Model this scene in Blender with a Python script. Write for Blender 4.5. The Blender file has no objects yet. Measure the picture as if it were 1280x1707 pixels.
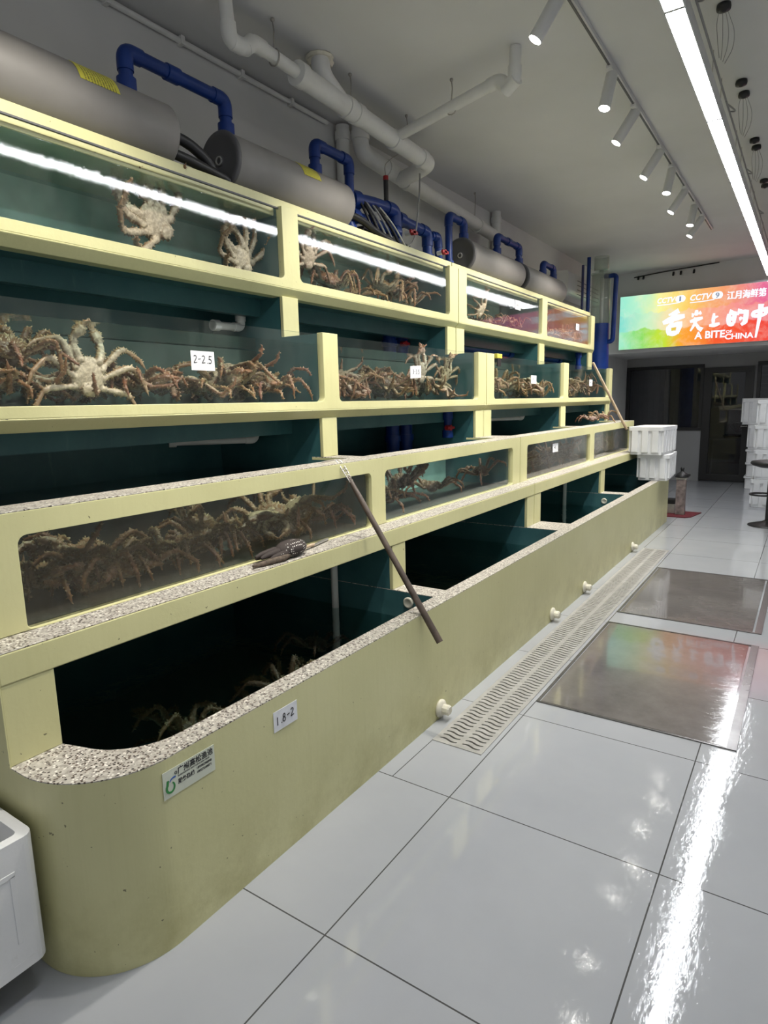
import bpy, bmesh, math, random
from math import sin, cos, pi, radians
from mathutils import Vector, Matrix, Quaternion
from mathutils.geometry import tessellate_polygon

random.seed(7)
S = bpy.context.scene
COL = S.collection

# ------------------------------------------------------------------ camera
cd = bpy.data.cameras.new('camera'); cam = bpy.data.objects.new('camera', cd); COL.objects.link(cam)
cd.sensor_fit = 'HORIZONTAL'; cd.sensor_width = 36.0; cd.lens = 36.0 * 1046.335 / 1280
cd.clip_start = 0.02; cd.clip_end = 100
cam.matrix_world = Matrix(((0.829656932, -0.075020261, 0.553210029, 1.451),
                           (0.557772065, 0.153380961, -0.815698844, 0.0),
                           (-0.023657945, 0.985315300, 0.169097783, 1.578),
                           (0, 0, 0, 1)))
S.camera = cam
# ------------------------------------------------------------------ world, exposure
w = bpy.data.worlds.new('world'); S.world = w; w.use_nodes = True
w.node_tree.nodes['Background'].inputs[0].default_value = (0.95, 0.97, 1.0, 1)
w.node_tree.nodes['Background'].inputs[1].default_value = 0.40  # even ambient fill, let in where rear and near-right walls are left out
S.view_settings.view_transform = 'Standard'; S.view_settings.look = 'None'
S.view_settings.exposure = 0.0; S.view_settings.gamma = 1.0; S.view_settings.use_curve_mapping = False
S.cycles.use_denoising = True
S.cycles.max_bounces = 10; S.cycles.transparent_max_bounces = 24; S.cycles.glossy_bounces = 4
S.cycles.diffuse_bounces = 4; S.cycles.sample_clamp_indirect = 4.0
STRIP_E = 66.0      # linear ceiling light
SPOT_W = 158.0       # each track spot
SIGN_E = 1.05       # backlit sign
H = 3.62            # ceiling height
XW = -1.63          # left wall
END = 8.65          # far end of the tanks

# ------------------------------------------------------------------ node helpers
def new_mat(name):
    m = bpy.data.materials.new(name); m.use_nodes = True
    nt = m.node_tree; nt.nodes.clear()
    out = nt.nodes.new('ShaderNodeOutputMaterial')
    return m, nt, out
def N(nt, typ, **kw):
    n = nt.nodes.new(typ)
    for k, v in kw.items():
        if k.startswith('i_'):
            key = k[2:].replace('_', ' ')
            key = int(key) if key.isdigit() else key
            n.inputs[key].default_value = v
        else: setattr(n, k, v)
    return n
def L(nt, a, b): nt.links.new(a, b)
def rgba(c): return (c[0], c[1], c[2], 1)
def mathn(nt, op, a, b=None, c=None, clamp=False):
    n = nt.nodes.new('ShaderNodeMath'); n.operation = op; n.use_clamp = clamp
    for i, v in enumerate((a, b, c)):
        if v is None: continue
        if isinstance(v, (int, float)): n.inputs[i].default_value = v
        else: L(nt, v, n.inputs[i])
    return n.outputs[0]
def ramp(nt, fac, stops, interp='LINEAR'):
    r = nt.nodes.new('ShaderNodeValToRGB'); r.color_ramp.interpolation = interp
    el = r.color_ramp.elements
    while len(el) < len(stops): el.new(0.5)
    for e, (p, c) in zip(el, stops): e.position = p; e.color = rgba(c)
    L(nt, fac, r.inputs[0]); return r.outputs[0]
def mixc(nt, fac, a, b, mode='MIX'):
    n = nt.nodes.new('ShaderNodeMix'); n.data_type = 'RGBA'; n.blend_type = mode
    for s, v in ((n.inputs[0], fac), (n.inputs[6], a), (n.inputs[7], b)):
        if isinstance(v, (int, float)): s.default_value = v
        elif isinstance(v, tuple): s.default_value = rgba(v)
        else: L(nt, v, s)
    return n.outputs[2]
def coords(nt, kind='Object', scale=None):
    tc = nt.nodes.new('ShaderNodeTexCoord'); o = tc.outputs[kind]
    if scale:
        mp = nt.nodes.new('ShaderNodeMapping'); mp.inputs['Scale'].default_value = scale
        L(nt, o, mp.inputs[0]); o = mp.outputs[0]
    return o
def noise(nt, vec, scale, detail=3, rough=0.55, dist=0.0):
    n = N(nt, 'ShaderNodeTexNoise'); n.inputs['Scale'].default_value = scale
    n.inputs['Detail'].default_value = detail; n.inputs['Roughness'].default_value = rough
    n.inputs['Distortion'].default_value = dist
    L(nt, vec, n.inputs['Vector']); return n.outputs[0]
def pbsdf(nt, out, col, rough=0.5, metal=0.0, spec=0.5, bump=None, bstr=0.2, bdist=0.01, coat=0.0):
    b = nt.nodes.new('ShaderNodeBsdfPrincipled')
    if isinstance(col, tuple): b.inputs['Base Color'].default_value = rgba(col)
    else: L(nt, col, b.inputs['Base Color'])
    if isinstance(rough, (int, float)): b.inputs['Roughness'].default_value = rough
    else: L(nt, rough, b.inputs['Roughness'])
    b.inputs['Metallic'].default_value = metal
    b.inputs['Specular IOR Level'].default_value = spec
    b.inputs['Coat Weight'].default_value = coat
    if bump is not None:
        bp = nt.nodes.new('ShaderNodeBump'); bp.inputs['Strength'].default_value = bstr
        bp.inputs['Distance'].default_value = bdist
        L(nt, bump, bp.inputs['Height']); L(nt, bp.outputs[0], b.inputs['Normal'])
    L(nt, b.outputs[0], out.inputs[0]); return b
def simple(name, col, rough=0.5, metal=0.0, var=0.08, scale=8.0, bstr=0.05, spec=0.5, bscale=60.0):
    m, nt, out = new_mat(name)
    v = coords(nt)
    f = noise(nt, v, scale)
    lo = tuple(max(0, c * (1 - var)) for c in col); hi = tuple(min(1, c * (1 + var)) for c in col)
    c = ramp(nt, f, [(0.3, lo), (0.7, hi)])
    pbsdf(nt, out, c, rough, metal, spec, noise(nt, v, bscale), bstr, 0.003)
    return m
def emit(name, col, e):
    m, nt, out = new_mat(name)
    em = N(nt, 'ShaderNodeEmission'); em.inputs[0].default_value = rgba(col); em.inputs[1].default_value = e
    L(nt, em.outputs[0], out.inputs[0]); return m
def schlick(nt, f0=0.04, normal=None):
    lw = nt.nodes.new('ShaderNodeLayerWeight'); lw.inputs[0].default_value = 0.5
    if normal is not None: L(nt, normal, lw.inputs['Normal'])
    p = mathn(nt, 'POWER', lw.outputs['Facing'], 5.0)
    return mathn(nt, 'MULTIPLY_ADD', p, 1 - f0, f0, clamp=True)

M = {}
# yellow painted tank render: blotchy, with fine runs and grime near the ground
def yellow():
    m, nt, out = new_mat('yellow_paint')
    v = coords(nt)
    big = noise(nt, v, 2.2, 4)
    runs = noise(nt, coords(nt, scale=(14, 14, 0.7)), 3.0, 4)
    c = ramp(nt, big, [(0.3, (0.575, 0.555, 0.29)), (0.7, (0.635, 0.612, 0.335))])
    c = mixc(nt, mathn(nt, 'MULTIPLY', ramp_f(nt, runs, 0.5, 0.75), 0.10), c, (0.40, 0.38, 0.17))
    sp = nt.nodes.new('ShaderNodeSeparateXYZ'); L(nt, v, sp.inputs[0])
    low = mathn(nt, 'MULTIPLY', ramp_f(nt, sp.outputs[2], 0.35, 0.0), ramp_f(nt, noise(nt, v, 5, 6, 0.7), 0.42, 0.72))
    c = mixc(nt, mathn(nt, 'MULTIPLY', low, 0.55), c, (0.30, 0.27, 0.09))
    chips = ramp_f(nt, noise(nt, v, 55, 2), 0.735, 0.76)
    c = mixc(nt, mathn(nt, 'MULTIPLY', chips, 0.8), c, (0.10, 0.09, 0.05))
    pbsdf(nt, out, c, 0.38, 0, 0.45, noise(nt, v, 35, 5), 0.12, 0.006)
    return m
def ramp_f(nt, val, a, b):
    n = nt.nodes.new('ShaderNodeMapRange'); n.clamp = True
    n.inputs[1].default_value = a; n.inputs[2].default_value = b
    n.inputs[3].default_value = 0; n.inputs[4].default_value = 1
    L(nt, val, n.inputs[0]); return n.outputs[0]
M['yellow'] = yellow()
def terrazzo():
    m, nt, out = new_mat('speckled_stone')
    v = coords(nt)
    c = ramp(nt, noise(nt, v, 60, 3), [(0.35, (0.31, 0.285, 0.25)), (0.65, (0.54, 0.51, 0.45))])
    vo = N(nt, 'ShaderNodeTexVoronoi'); vo.inputs['Scale'].default_value = 125; L(nt, v, vo.inputs['Vector'])
    rnd = nt.nodes.new('ShaderNodeSeparateColor'); L(nt, vo.outputs['Color'], rnd.inputs[0])
    dark = mathn(nt, 'MULTIPLY', mathn(nt, 'GREATER_THAN', rnd.outputs[0], 0.56), mathn(nt, 'LESS_THAN', vo.outputs['Distance'], 0.47))
    pale = mathn(nt, 'MULTIPLY', mathn(nt, 'LESS_THAN', rnd.outputs[0], 0.16), mathn(nt, 'LESS_THAN', vo.outputs['Distance'], 0.5))
    c = mixc(nt, dark, c, mixc(nt, rnd.outputs[1], (0.03, 0.028, 0.026), (0.14, 0.10, 0.08)))
    c = mixc(nt, pale, c, (0.74, 0.71, 0.64))
    pbsdf(nt, out, c, 0.42, 0, 0.45, noise(nt, v, 120, 2), 0.15, 0.003)
    return m
M['stone'] = terrazzo()
def teal():
    m, nt, out = new_mat('teal_liner')
    v = coords(nt)
    c = ramp(nt, noise(nt, v, 3.0, 5, 0.65), [(0.3, (0.030, 0.098, 0.108)), (0.7, (0.052, 0.145, 0.152))])
    drips = ramp_f(nt, noise(nt, coords(nt, scale=(9, 9, 1.2)), 2.0, 5, 0.7), 0.62, 0.75)
    c = mixc(nt, mathn(nt, 'MULTIPLY', drips, 0.25), c, (0.16, 0.30, 0.28))
    pbsdf(nt, out, c, 0.35, 0, 0.4, noise(nt, v, 25, 4), 0.1, 0.005)
    return m
M['teal'] = teal()
M['tealgreen'] = simple('green_tank_back', (0.34, 0.56, 0.48), 0.5, var=0.25, scale=4)
M['murk'] = simple('murk_brown_back', (0.040, 0.045, 0.034), 0.6, var=0.35, scale=5)  # dark brown tone painted in place of murky water
M['murkgreen'] = simple('murk_green_back', (0.035, 0.062, 0.052), 0.6, var=0.35, scale=4)  # dark green tone, likewise standing in for water murk
def glass(name='tank_glass', lo=0.0, hi=0.03, fc=(0.45, 0.50, 0.45)):
    m, nt, out = new_mat(name)
    v = coords(nt, scale=(1, 3.2, 1.0))
    st = noise(nt, v, 9.0, 5, 0.7)
    bp = nt.nodes.new('ShaderNodeBump'); bp.inputs['Strength'].default_value = 1.0; bp.inputs['Distance'].default_value = 0.0003
    L(nt, st, bp.inputs['Height'])
    tr = N(nt, 'ShaderNodeBsdfTransparent'); tr.inputs[0].default_value = (0.985, 0.992, 0.988, 1)
    gl = N(nt, 'ShaderNodeBsdfGlossy'); gl.inputs[0].default_value = (1, 1, 1, 1); gl.inputs['Roughness'].default_value = 0.03
    L(nt, bp.outputs[0], gl.inputs['Normal'])
    df = N(nt, 'ShaderNodeBsdfDiffuse'); df.inputs[0].default_value = rgba(fc)
    film = nt.nodes.new('ShaderNodeMixShader')
    L(nt, mathn(nt, 'MULTIPLY_ADD', ramp_f(nt, noise(nt, coords(nt, scale=(1, 2, 1)), 3.2, 5, 0.65), 0.38, 0.72), hi - lo, lo), film.inputs[0])
    L(nt, tr.outputs[0], film.inputs[1]); L(nt, df.outputs[0], film.inputs[2])
    mx = nt.nodes.new('ShaderNodeMixShader')
    L(nt, schlick(nt, 0.035), mx.inputs[0]); L(nt, film.outputs[0], mx.inputs[1]); L(nt, gl.outputs[0], mx.inputs[2])
    L(nt, mx.outputs[0], out.inputs[0]); return m
M['glass'] = glass(); M['murkyglass'] = glass('murk_hazed_glass', .14, .42, (0.075, 0.066, 0.045))     # film imitates murky-water haze; both faces of a pane carry it
def water():
    m, nt, out = new_mat('tank_water')
    v = coords(nt)
    h = noise(nt, v, 7, 4, 0.6, 0.6)
    bp = nt.nodes.new('ShaderNodeBump'); bp.inputs['Strength'].default_value = 1.0; bp.inputs['Distance'].default_value = 0.004
    L(nt, h, bp.inputs['Height'])
    tr = N(nt, 'ShaderNodeBsdfTransparent'); tr.inputs[0].default_value = (0.80, 0.88, 0.87, 1)
    gl = N(nt, 'ShaderNodeBsdfGlossy'); gl.inputs[0].default_value = (1, 1, 1, 1); gl.inputs['Roughness'].default_value = 0.04
    L(nt, bp.outputs[0], gl.inputs['Normal'])
    mx = nt.nodes.new('ShaderNodeMixShader')
    L(nt, schlick(nt, 0.02), mx.inputs[0]); L(nt, tr.outputs[0], mx.inputs[1]); L(nt, gl.outputs[0], mx.inputs[2])
    L(nt, mx.outputs[0], out.inputs[0]); return m
M['water'] = water()
def floor_mat():
    m, nt, out = new_mat('polished_floor_tile')
    v = coords(nt)
    sp = nt.nodes.new('ShaderNodeSeparateXYZ'); L(nt, v, sp.inputs[0])
    def lines(o, off, pitch, half):
        t = mathn(nt, 'SUBTRACT', o, off); t = mathn(nt, 'DIVIDE', t, pitch)
        t = mathn(nt, 'FRACT', t); t = mathn(nt, 'SUBTRACT', t, 0.5); t = mathn(nt, 'ABSOLUTE', t)
        t = mathn(nt, 'SUBTRACT', 0.5, t)
        return mathn(nt, 'LESS_THAN', t, half / pitch)
    gx = lines(sp.outputs[0], 0.348, 0.794, 0.0024); gy = lines(sp.outputs[1], 1.2525, 0.7965, 0.0024)
    g = mathn(nt, 'MAXIMUM', gx, gy)
    e = mathn(nt, 'LESS_THAN', mathn(nt, 'ABSOLUTE', mathn(nt, 'SUBTRACT', sp.outputs[0], 0.072)), 0.002)
    e = mathn(nt, 'MULTIPLY', e, mathn(nt, 'MULTIPLY', mathn(nt, 'GREATER_THAN', sp.outputs[1], 2.05), mathn(nt, 'LESS_THAN', sp.outputs[1], 9.0)))
    g = mathn(nt, 'MAXIMUM', g, e)
    c = ramp(nt, noise(nt, v, 1.1, 5, 0.6), [(0.3, (0.345, 0.357, 0.378)), (0.7, (0.395, 0.407, 0.425))])
    c = mixc(nt, mathn(nt, 'MULTIPLY', ramp_f(nt, noise(nt, v, 2.5, 7, 0.7), 0.62, 0.8), 0.18), c, (0.42, 0.42, 0.42))
    c = mixc(nt, g, c, (0.07, 0.07, 0.07))
    # puddles and wipe marks: a rippled film, thickest right of the drain
    wet = ramp_f(nt, sp.outputs[0], 0.55, 1.0)
    wet = mathn(nt, 'MULTIPLY', wet, ramp_f(nt, noise(nt, v, 1.6, 4, 0.6), 0.28, 0.55))
    rip = noise(nt, coords(nt, scale=(1.0, 0.45, 1)), 70, 4, 0.7, 0.8)
    rip = mathn(nt, 'MULTIPLY', rip, wet)
    hgt = mathn(nt, 'ADD', mathn(nt, 'MULTIPLY', rip, 1.0), mathn(nt, 'MULTIPLY', noise(nt, v, 5, 3), 0.25))
    hgt = mathn(nt, 'SUBTRACT', hgt, mathn(nt, 'MULTIPLY', g, 0.4))
    rough = mathn(nt, 'ADD', 0.0, mathn(nt, 'MULTIPLY', noise(nt, v, 2.0, 6, 0.7), 0.05))
    pbsdf(nt, out, c, rough, 0, 0.5, hgt, 1.0, 0.00022)
    return m
M['floor'] = floor_mat()
def wet_plate():
    m, nt, out = new_mat('wet_plate')
    v = coords(nt)
    c = ramp(nt, noise(nt, v, 2.5, 6, 0.7), [(0.3, (0.115, 0.105, 0.10)), (0.7, (0.19, 0.175, 0.165))])
    sp = nt.nodes.new('ShaderNodeSeparateXYZ'); L(nt, v, sp.inputs[0])
    rip = mathn(nt, 'MULTIPLY', noise(nt, coords(nt, scale=(0.6, 1.2, 1)), 26, 5, 0.65, 0.8), ramp_f(nt, sp.outputs[0], -0.45, 0.15))
    pbsdf(nt, out, c, mathn(nt, 'ADD', 0.04, mathn(nt, 'MULTIPLY', noise(nt, v, 4, 5), 0.1)), 0.0, 0.65, rip, 1.0, 0.0006, coat=0.5)
    return m
M['wetplate'] = wet_plate()
M['wall'] = simple('grey_white_wall_paint', (0.66, 0.66, 0.65), 0.7, var=0.06, scale=1.5, bstr=0.04)
M['ceil'] = simple('ceiling_paint', (0.63, 0.63, 0.625), 0.8, var=0.05, scale=1.2, bstr=0.05, bscale=30)
M['whitepvc'] = simple('white_pvc', (0.72, 0.72, 0.70), 0.45, var=0.05)
M['bluepvc'] = simple('blue_pvc', (0.006, 0.030, 0.17), 0.34, var=0.15, spec=0.3)
M['greytube'] = simple('grey_tube_shell', (0.215, 0.205, 0.195), 0.5, var=0.1, scale=3, spec=0.3)
M['darkcap'] = simple('dark_grey_cap', (0.085, 0.085, 0.09), 0.5)
M['black'] = simple('black_plastic', (0.012, 0.012, 0.013), 0.45)
M['blackframe'] = simple('black_door_frame', (0.010, 0.010, 0.011), 0.4)
M['red'] = simple('red_plastic', (0.35, 0.012, 0.015), 0.4)
M['steel'] = simple('stainless_steel', (0.46, 0.45, 0.43), 0.32, metal=0.7, var=0.12, scale=20)
M['grate'] = simple('cast_drain_cover', (0.43, 0.42, 0.40), 0.38, metal=0.25, var=0.12, scale=14, bstr=0.1)
M['alu'] = simple('white_aluminium', (0.62, 0.62, 0.63), 0.35, metal=0.2, var=0.04)
M['spotwhite'] = simple('white_lamp_body', (0.68, 0.68, 0.68), 0.35, var=0.03)
M['paper'] = simple('paper', (0.74, 0.75, 0.78), 0.8, var=0.06, scale=30, bstr=0.2, bscale=20)
M['label'] = simple('clear_label', (0.60, 0.63, 0.52), 0.5, var=0.05)
M['ink'] = simple('black_ink', (0.018, 0.018, 0.02), 0.6)
M['rust'] = simple('rusty_metal', (0.20, 0.16, 0.15), 0.6, var=0.45, scale=18, bstr=0.2)
M['darkred'] = simple('dark_red_mat', (0.11, 0.008, 0.015), 0.85, var=0.2, scale=30, bstr=0.3)
M['wood'] = simple('weathered_wood', (0.085, 0.062, 0.048), 0.55, var=0.35, scale=20)
M['palewood'] = simple('pale_wood', (0.42, 0.32, 0.22), 0.55, var=0.2, scale=14)
M['wire'] = simple('steel_wire', (0.42, 0.40, 0.37), 0.35, metal=0.8)
M['cable'] = simple('grey_cable', (0.30, 0.30, 0.29), 0.55)
M['knobw'] = simple('white_valve_plastic', (0.66, 0.63, 0.52), 0.4, var=0.12, scale=20)
M['yellowlabel'] = None
def foam():
    m, nt, out = new_mat('white_foam')
    v = coords(nt)
    vo = N(nt, 'ShaderNodeTexVoronoi'); vo.inputs['Scale'].default_value = 130; L(nt, v, vo.inputs['Vector'])
    c = ramp(nt, noise(nt, v, 5, 5), [(0.3, (0.70, 0.71, 0.72)), (0.7, (0.78, 0.785, 0.79))])
    c = mixc(nt, mathn(nt, 'MULTIPLY', ramp_f(nt, noise(nt, v, 12, 6, 0.75), 0.6, 0.75), 0.3), c, (0.45, 0.43, 0.38))
    pbsdf(nt, out, c, 0.6, 0, 0.4, vo.outputs['Distance'], 0.12, 0.001)
    return m
M['foam'] = foam()
def instr_label():
    m, nt, out = new_mat('yellow_instruction_label')
    v = coords(nt)
    sp = nt.nodes.new('ShaderNodeSeparateXYZ'); L(nt, v, sp.inputs[0])
    t = mathn(nt, 'FRACT', mathn(nt, 'MULTIPLY', sp.outputs[1], 75.0))
    row = mathn(nt, 'LESS_THAN', t, 0.5)
    br = mathn(nt, 'GREATER_THAN', noise(nt, coords(nt, scale=(120, 60, 120)), 1.6, 2), 0.43)
    inside = mathn(nt, 'MULTIPLY', mathn(nt, 'LESS_THAN', mathn(nt, 'ABSOLUTE', sp.outputs[1]), 0.072), mathn(nt, 'GREATER_THAN', noise(nt, v, 18, 2), 0.3))
    f = mathn(nt, 'MULTIPLY', mathn(nt, 'MULTIPLY', row, br), inside)
    c = mixc(nt, mathn(nt, 'MULTIPLY', f, 0.8), (0.60, 0.56, 0.07), (0.12, 0.10, 0.02))
    pbsdf(nt, out, c, 0.4); return m
M['yellowlabel'] = instr_label()
def crab_mat(name, top1, top2, belly):
    m, nt, out = new_mat(name)
    v = coords(nt)
    at = N(nt, 'ShaderNodeVertexColor'); at.layer_name = 'tone'
    oi = nt.nodes.new('ShaderNodeObjectInfo')
    f = noise(nt, v, 28, 5, 0.7)
    top = ramp(nt, f, [(0.3, top1), (0.68, top2)])
    tone = nt.nodes.new('ShaderNodeSeparateColor'); L(nt, at.outputs[0], tone.inputs[0])
    k = mathn(nt, 'ADD', tone.outputs[0], mathn(nt, 'MULTIPLY', mathn(nt, 'SUBTRACT', f, 0.5), 0.9))
    c = mixc(nt, ramp_f(nt, k, 0.3, 0.75), top, belly)
    c = mixc(nt, mathn(nt, 'MULTIPLY', tone.outputs[2], 0.75), c, mixc(nt, f, (0.07, 0.022, 0.010), (0.42, 0.20, 0.075)))
    c = mixc(nt, mathn(nt, 'MULTIPLY', tone.outputs[1], 0.8), c, (0.62, 0.52, 0.30))      # spine tips
    blot = ramp_f(nt, noise(nt, v, 75, 3, .6), .42, .62)
    c = mixc(nt, mathn(nt, 'MULTIPLY', mathn(nt, 'SUBTRACT', 1.0, blot), .42), c, (0.09, 0.042, 0.022))
    hs = nt.nodes.new('ShaderNodeHueSaturation')
    L(nt, mathn(nt, 'MULTIPLY_ADD', oi.outputs['Random'], 0.035, 0.483), hs.inputs['Hue'])
    L(nt, mathn(nt, 'MULTIPLY_ADD', oi.outputs['Random'], 0.35, 0.75), hs.inputs['Value'])
    L(nt, c, hs.inputs['Color'])
    pbsdf(nt, out, hs.outputs[0], 0.42, 0, 0.45, noise(nt, v, 90, 3), 0.4, 0.004)
    return m
M['crab'] = crab_mat('crab_shell', (0.060, 0.026, 0.014), (0.26, 0.135, 0.060), (0.52, 0.41, 0.27))
M['crabpale'] = crab_mat('pale_crab_shell', (0.22, 0.085, 0.035), (0.42, 0.27, 0.14), (0.66, 0.56, 0.42))
M['crabdark'] = crab_mat('dark_crab_shell', (0.055, 0.030, 0.022), (0.16, 0.085, 0.05), (0.28, 0.20, 0.14))
M['strip'] = emit('strip_diffuser', (0.93, 0.96, 1.0), STRIP_E)
M['spotface'] = emit('spot_lens', (1.0, 0.97, 0.90), 60.0)
def clear_acrylic():
    m, nt, out = new_mat('clear_acrylic')
    tr = N(nt, 'ShaderNodeBsdfTransparent'); tr.inputs[0].default_value = (0.93, 0.95, 0.93, 1)
    gl = N(nt, 'ShaderNodeBsdfGlossy'); gl.inputs['Roughness'].default_value = 0.05
    df = N(nt, 'ShaderNodeBsdfDiffuse'); df.inputs[0].default_value = (.62, .66, .58, 1)
    mk = nt.nodes.new('ShaderNodeMixShader'); mk.inputs[0].default_value = .13; L(nt, tr.outputs[0], mk.inputs[1]); L(nt, df.outputs[0], mk.inputs[2])
    mx = nt.nodes.new('ShaderNodeMixShader'); L(nt, schlick(nt, 0.06), mx.inputs[0])
    L(nt, mk.outputs[0], mx.inputs[1]); L(nt, gl.outputs[0], mx.inputs[2]); L(nt, mx.outputs[0], out.inputs[0]); return m
M['acrylic'] = clear_acrylic()
def door_glass():
    m, nt, out = new_mat('door_glass')
    tr = N(nt, 'ShaderNodeBsdfTransparent'); tr.inputs[0].default_value = (0.55, 0.56, 0.58, 1)
    gl = N(nt, 'ShaderNodeBsdfGlossy'); gl.inputs['Roughness'].default_value = 0.01
    mx = nt.nodes.new('ShaderNodeMixShader'); L(nt, schlick(nt, 0.045), mx.inputs[0])
    L(nt, tr.outputs[0], mx.inputs[1]); L(nt, gl.outputs[0], mx.inputs[2]); L(nt, mx.outputs[0], out.inputs[0]); return m
M['doorglass'] = door_glass()

# ------------------------------------------------------------------ mesh builder
class MB:
    def __init__(s): s.v = []; s.f = []; s.m = []; s.sm = []
    def add(s, verts, faces, mi=0, smooth=False):
        o = len(s.v); s.v += [tuple(p) for p in verts]
        for f in faces: s.f.append([i + o for i in f]); s.m.append(mi); s.sm.append(smooth)
    def box(s, x0, x1, y0, y1, z0, z1, mi=0):
        x0, x1 = min(x0, x1), max(x0, x1); y0, y1 = min(y0, y1), max(y0, y1); z0, z1 = min(z0, z1), max(z0, z1)
        v = [(x0,y0,z0),(x1,y0,z0),(x1,y1,z0),(x0,y1,z0),(x0,y0,z1),(x1,y0,z1),(x1,y1,z1),(x0,y1,z1)]
        s.add(v, [(0,3,2,1),(4,5,6,7),(0,1,5,4),(1,2,6,5),(2,3,7,6),(3,0,4,7)], mi)
    def tube(s, path, r, seg=12, mi=0, caps=True, smooth=True):
        P = [Vector(p) for p in path]; n = len(P)
        rr = r if isinstance(r, (list, tuple)) else [r] * n
        T = []
        for i in range(n):
            a = P[i] - P[i-1] if i else P[1] - P[0]
            b = P[i+1] - P[i] if i < n-1 else a
            t = a.normalized() + b.normalized()
            T.append(t.normalized() if t.length > 1e-6 else a.normalized())
        up = Vector((0,0,1)) if abs(T[0].z) < 0.9 else Vector((1,0,0))
        u = T[0].cross(up).normalized(); V = []
        for i in range(n):
            if i:
                u = (u - T[i] * u.dot(T[i]))
                u = u.normalized() if u.length > 1e-6 else T[i].orthogonal().normalized()
            w_ = T[i].cross(u)
            for k in range(seg):
                a = 2*pi*k/seg; V.append(P[i] + (u*cos(a) + w_*sin(a)) * rr[i])
        F = [(i*seg+k, i*seg+(k+1)%seg, (i+1)*seg+(k+1)%seg, (i+1)*seg+k) for i in range(n-1) for k in range(seg)]
        s.add(V, F, mi, smooth)
        if caps:
            s.add(V[:seg], [tuple(range(seg))[::-1]], mi); s.add(V[-seg:], [tuple(range(seg))], mi)
    def cyl(s, p0, p1, r, seg=20, mi=0, r1=None): s.tube([p0, p1], [r, r if r1 is None else r1], seg, mi)
    def lathe(s, prof, c=(0,0,0), seg=32, mi=0, axis='z', smooth=True):
        V = []; n = len(prof)
        for (r, h) in prof:
            for k in range(seg):
                a = 2*pi*k/seg; p = (r*cos(a), r*sin(a), h)
                if axis == 'y': p = (p[0], p[2], p[1])
                if axis == 'x': p = (p[2], p[0], p[1])
                V.append((c[0]+p[0], c[1]+p[1], c[2]+p[2]))
        F = [(i*seg+k, i*seg+(k+1)%seg, (i+1)*seg+(k+1)%seg, (i+1)*seg+k) for i in range(n-1) for k in range(seg)]
        F.append(tuple(range(seg))[::-1]); F.append(tuple((n-1)*seg+k for k in range(seg)))
        s.add(V, F, mi, smooth)
    def ball(s, c, r, mi=0, seg=16, rings=10, sc=(1,1,1)):
        prof = [(max(1e-4, r*sin(pi*i/rings)), -r*cos(pi*i/rings)) for i in range(rings+1)]
        t = MB(); t.lathe(prof, (0,0,0), seg)
        s.add([(c[0]+p[0]*sc[0], c[1]+p[1]*sc[1], c[2]+p[2]*sc[2]) for p in t.v], t.f, mi, True)
    def prism(s, poly, fn, a, b, mi=0):
        n = len(poly); V = [fn(u, v, a) for u, v in poly] + [fn(u, v, b) for u, v in poly]
        F = [tuple(range(n))[::-1], tuple(n + i for i in range(n))] + [(i, (i+1) % n, n+(i+1) % n, n+i) for i in range(n)]
        s.add(V, F, mi)
    def plate(s, loops, fn, w0, w1, mi=0, mi_hole=None, mi_top=None):
        pts = [[Vector((u, v, 0)) for u, v in l] for l in loops]
        tri = tessellate_polygon(pts); flat = [p for l in loops for p in l]; n = len(flat)
        V = [fn(u, v, w0) for u, v in flat] + [fn(u, v, w1) for u, v in flat]
        s.add(V, [], 0); o = len(s.v) - 2*n
        for t in tri:
            s.f.append([o+t[2], o+t[1], o+t[0]]); s.m.append(mi); s.sm.append(False)
            s.f.append([o+n+t[0], o+n+t[1], o+n+t[2]]); s.m.append(mi if mi_top is None else mi_top); s.sm.append(False)
        k = 0
        for li, l in enumerate(loops):
            c = len(l)
            for i in range(c):
                a, b = k+i, k+(i+1) % c
                s.f.append([o+a, o+b, o+n+b, o+n+a]); s.m.append(mi_hole if (li and mi_hole is not None) else mi); s.sm.append(False)
            k += c
    def build(s, name, mats, parent=None, bevel=0.0, bseg=2, recalc=True, autosmooth=True):
        me = bpy.data.meshes.new(name); me.from_pydata(s.v, [], s.f)
        if not isinstance(mats, (list, tuple)): mats = [mats]
        for m in mats: me.materials.append(m)
        me.polygons.foreach_set('material_index', s.m); me.polygons.foreach_set('use_smooth', s.sm)
        if recalc:
            b = bmesh.new(); b.from_mesh(me); bmesh.ops.recalc_face_normals(b, faces=b.faces); b.to_mesh(me); b.free()
        me.update()
        o = bpy.data.objects.new(name, me); COL.objects.link(o)
        if bevel:
            md = o.modifiers.new('edge', 'BEVEL'); md.width = bevel; md.segments = bseg; md.limit_method = 'ANGLE'; md.angle_limit = radians(40)
        if parent is not None: put(o, parent)
        return o
def put(o, parent):
    """parent an object built in world coordinates"""
    o.parent = parent
    o.matrix_parent_inverse = parent_world(parent).inverted()
def parent_world(p):
    m = p.matrix_basis.copy()
    if p.parent is not None: m = parent_world(p.parent) @ p.matrix_parent_inverse @ m
    return m
def tag(o, label, cat, group=None, kind=None):
    o['label'] = label; o['category'] = cat
    if group: o['group'] = group
    if kind: o['kind'] = kind
    return o
def struct(o): o['kind'] = 'structure'; return o
def thing(name, label, cat, loc=(0,0,0), group=None, rz=0.0):
    o = bpy.data.objects.new(name, None); COL.objects.link(o); o.location = loc; o.rotation_euler = (0,0,rz)
    o.empty_display_size = 0.05
    return tag(o, label, cat, group)
YZ = lambda u, v, w_: (w_, u, v)          # plate standing along y, thickness in x
XY = lambda u, v, w_: (u, v, w_)
XZ = lambda u, v, w_: (u, w_, v)
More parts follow.
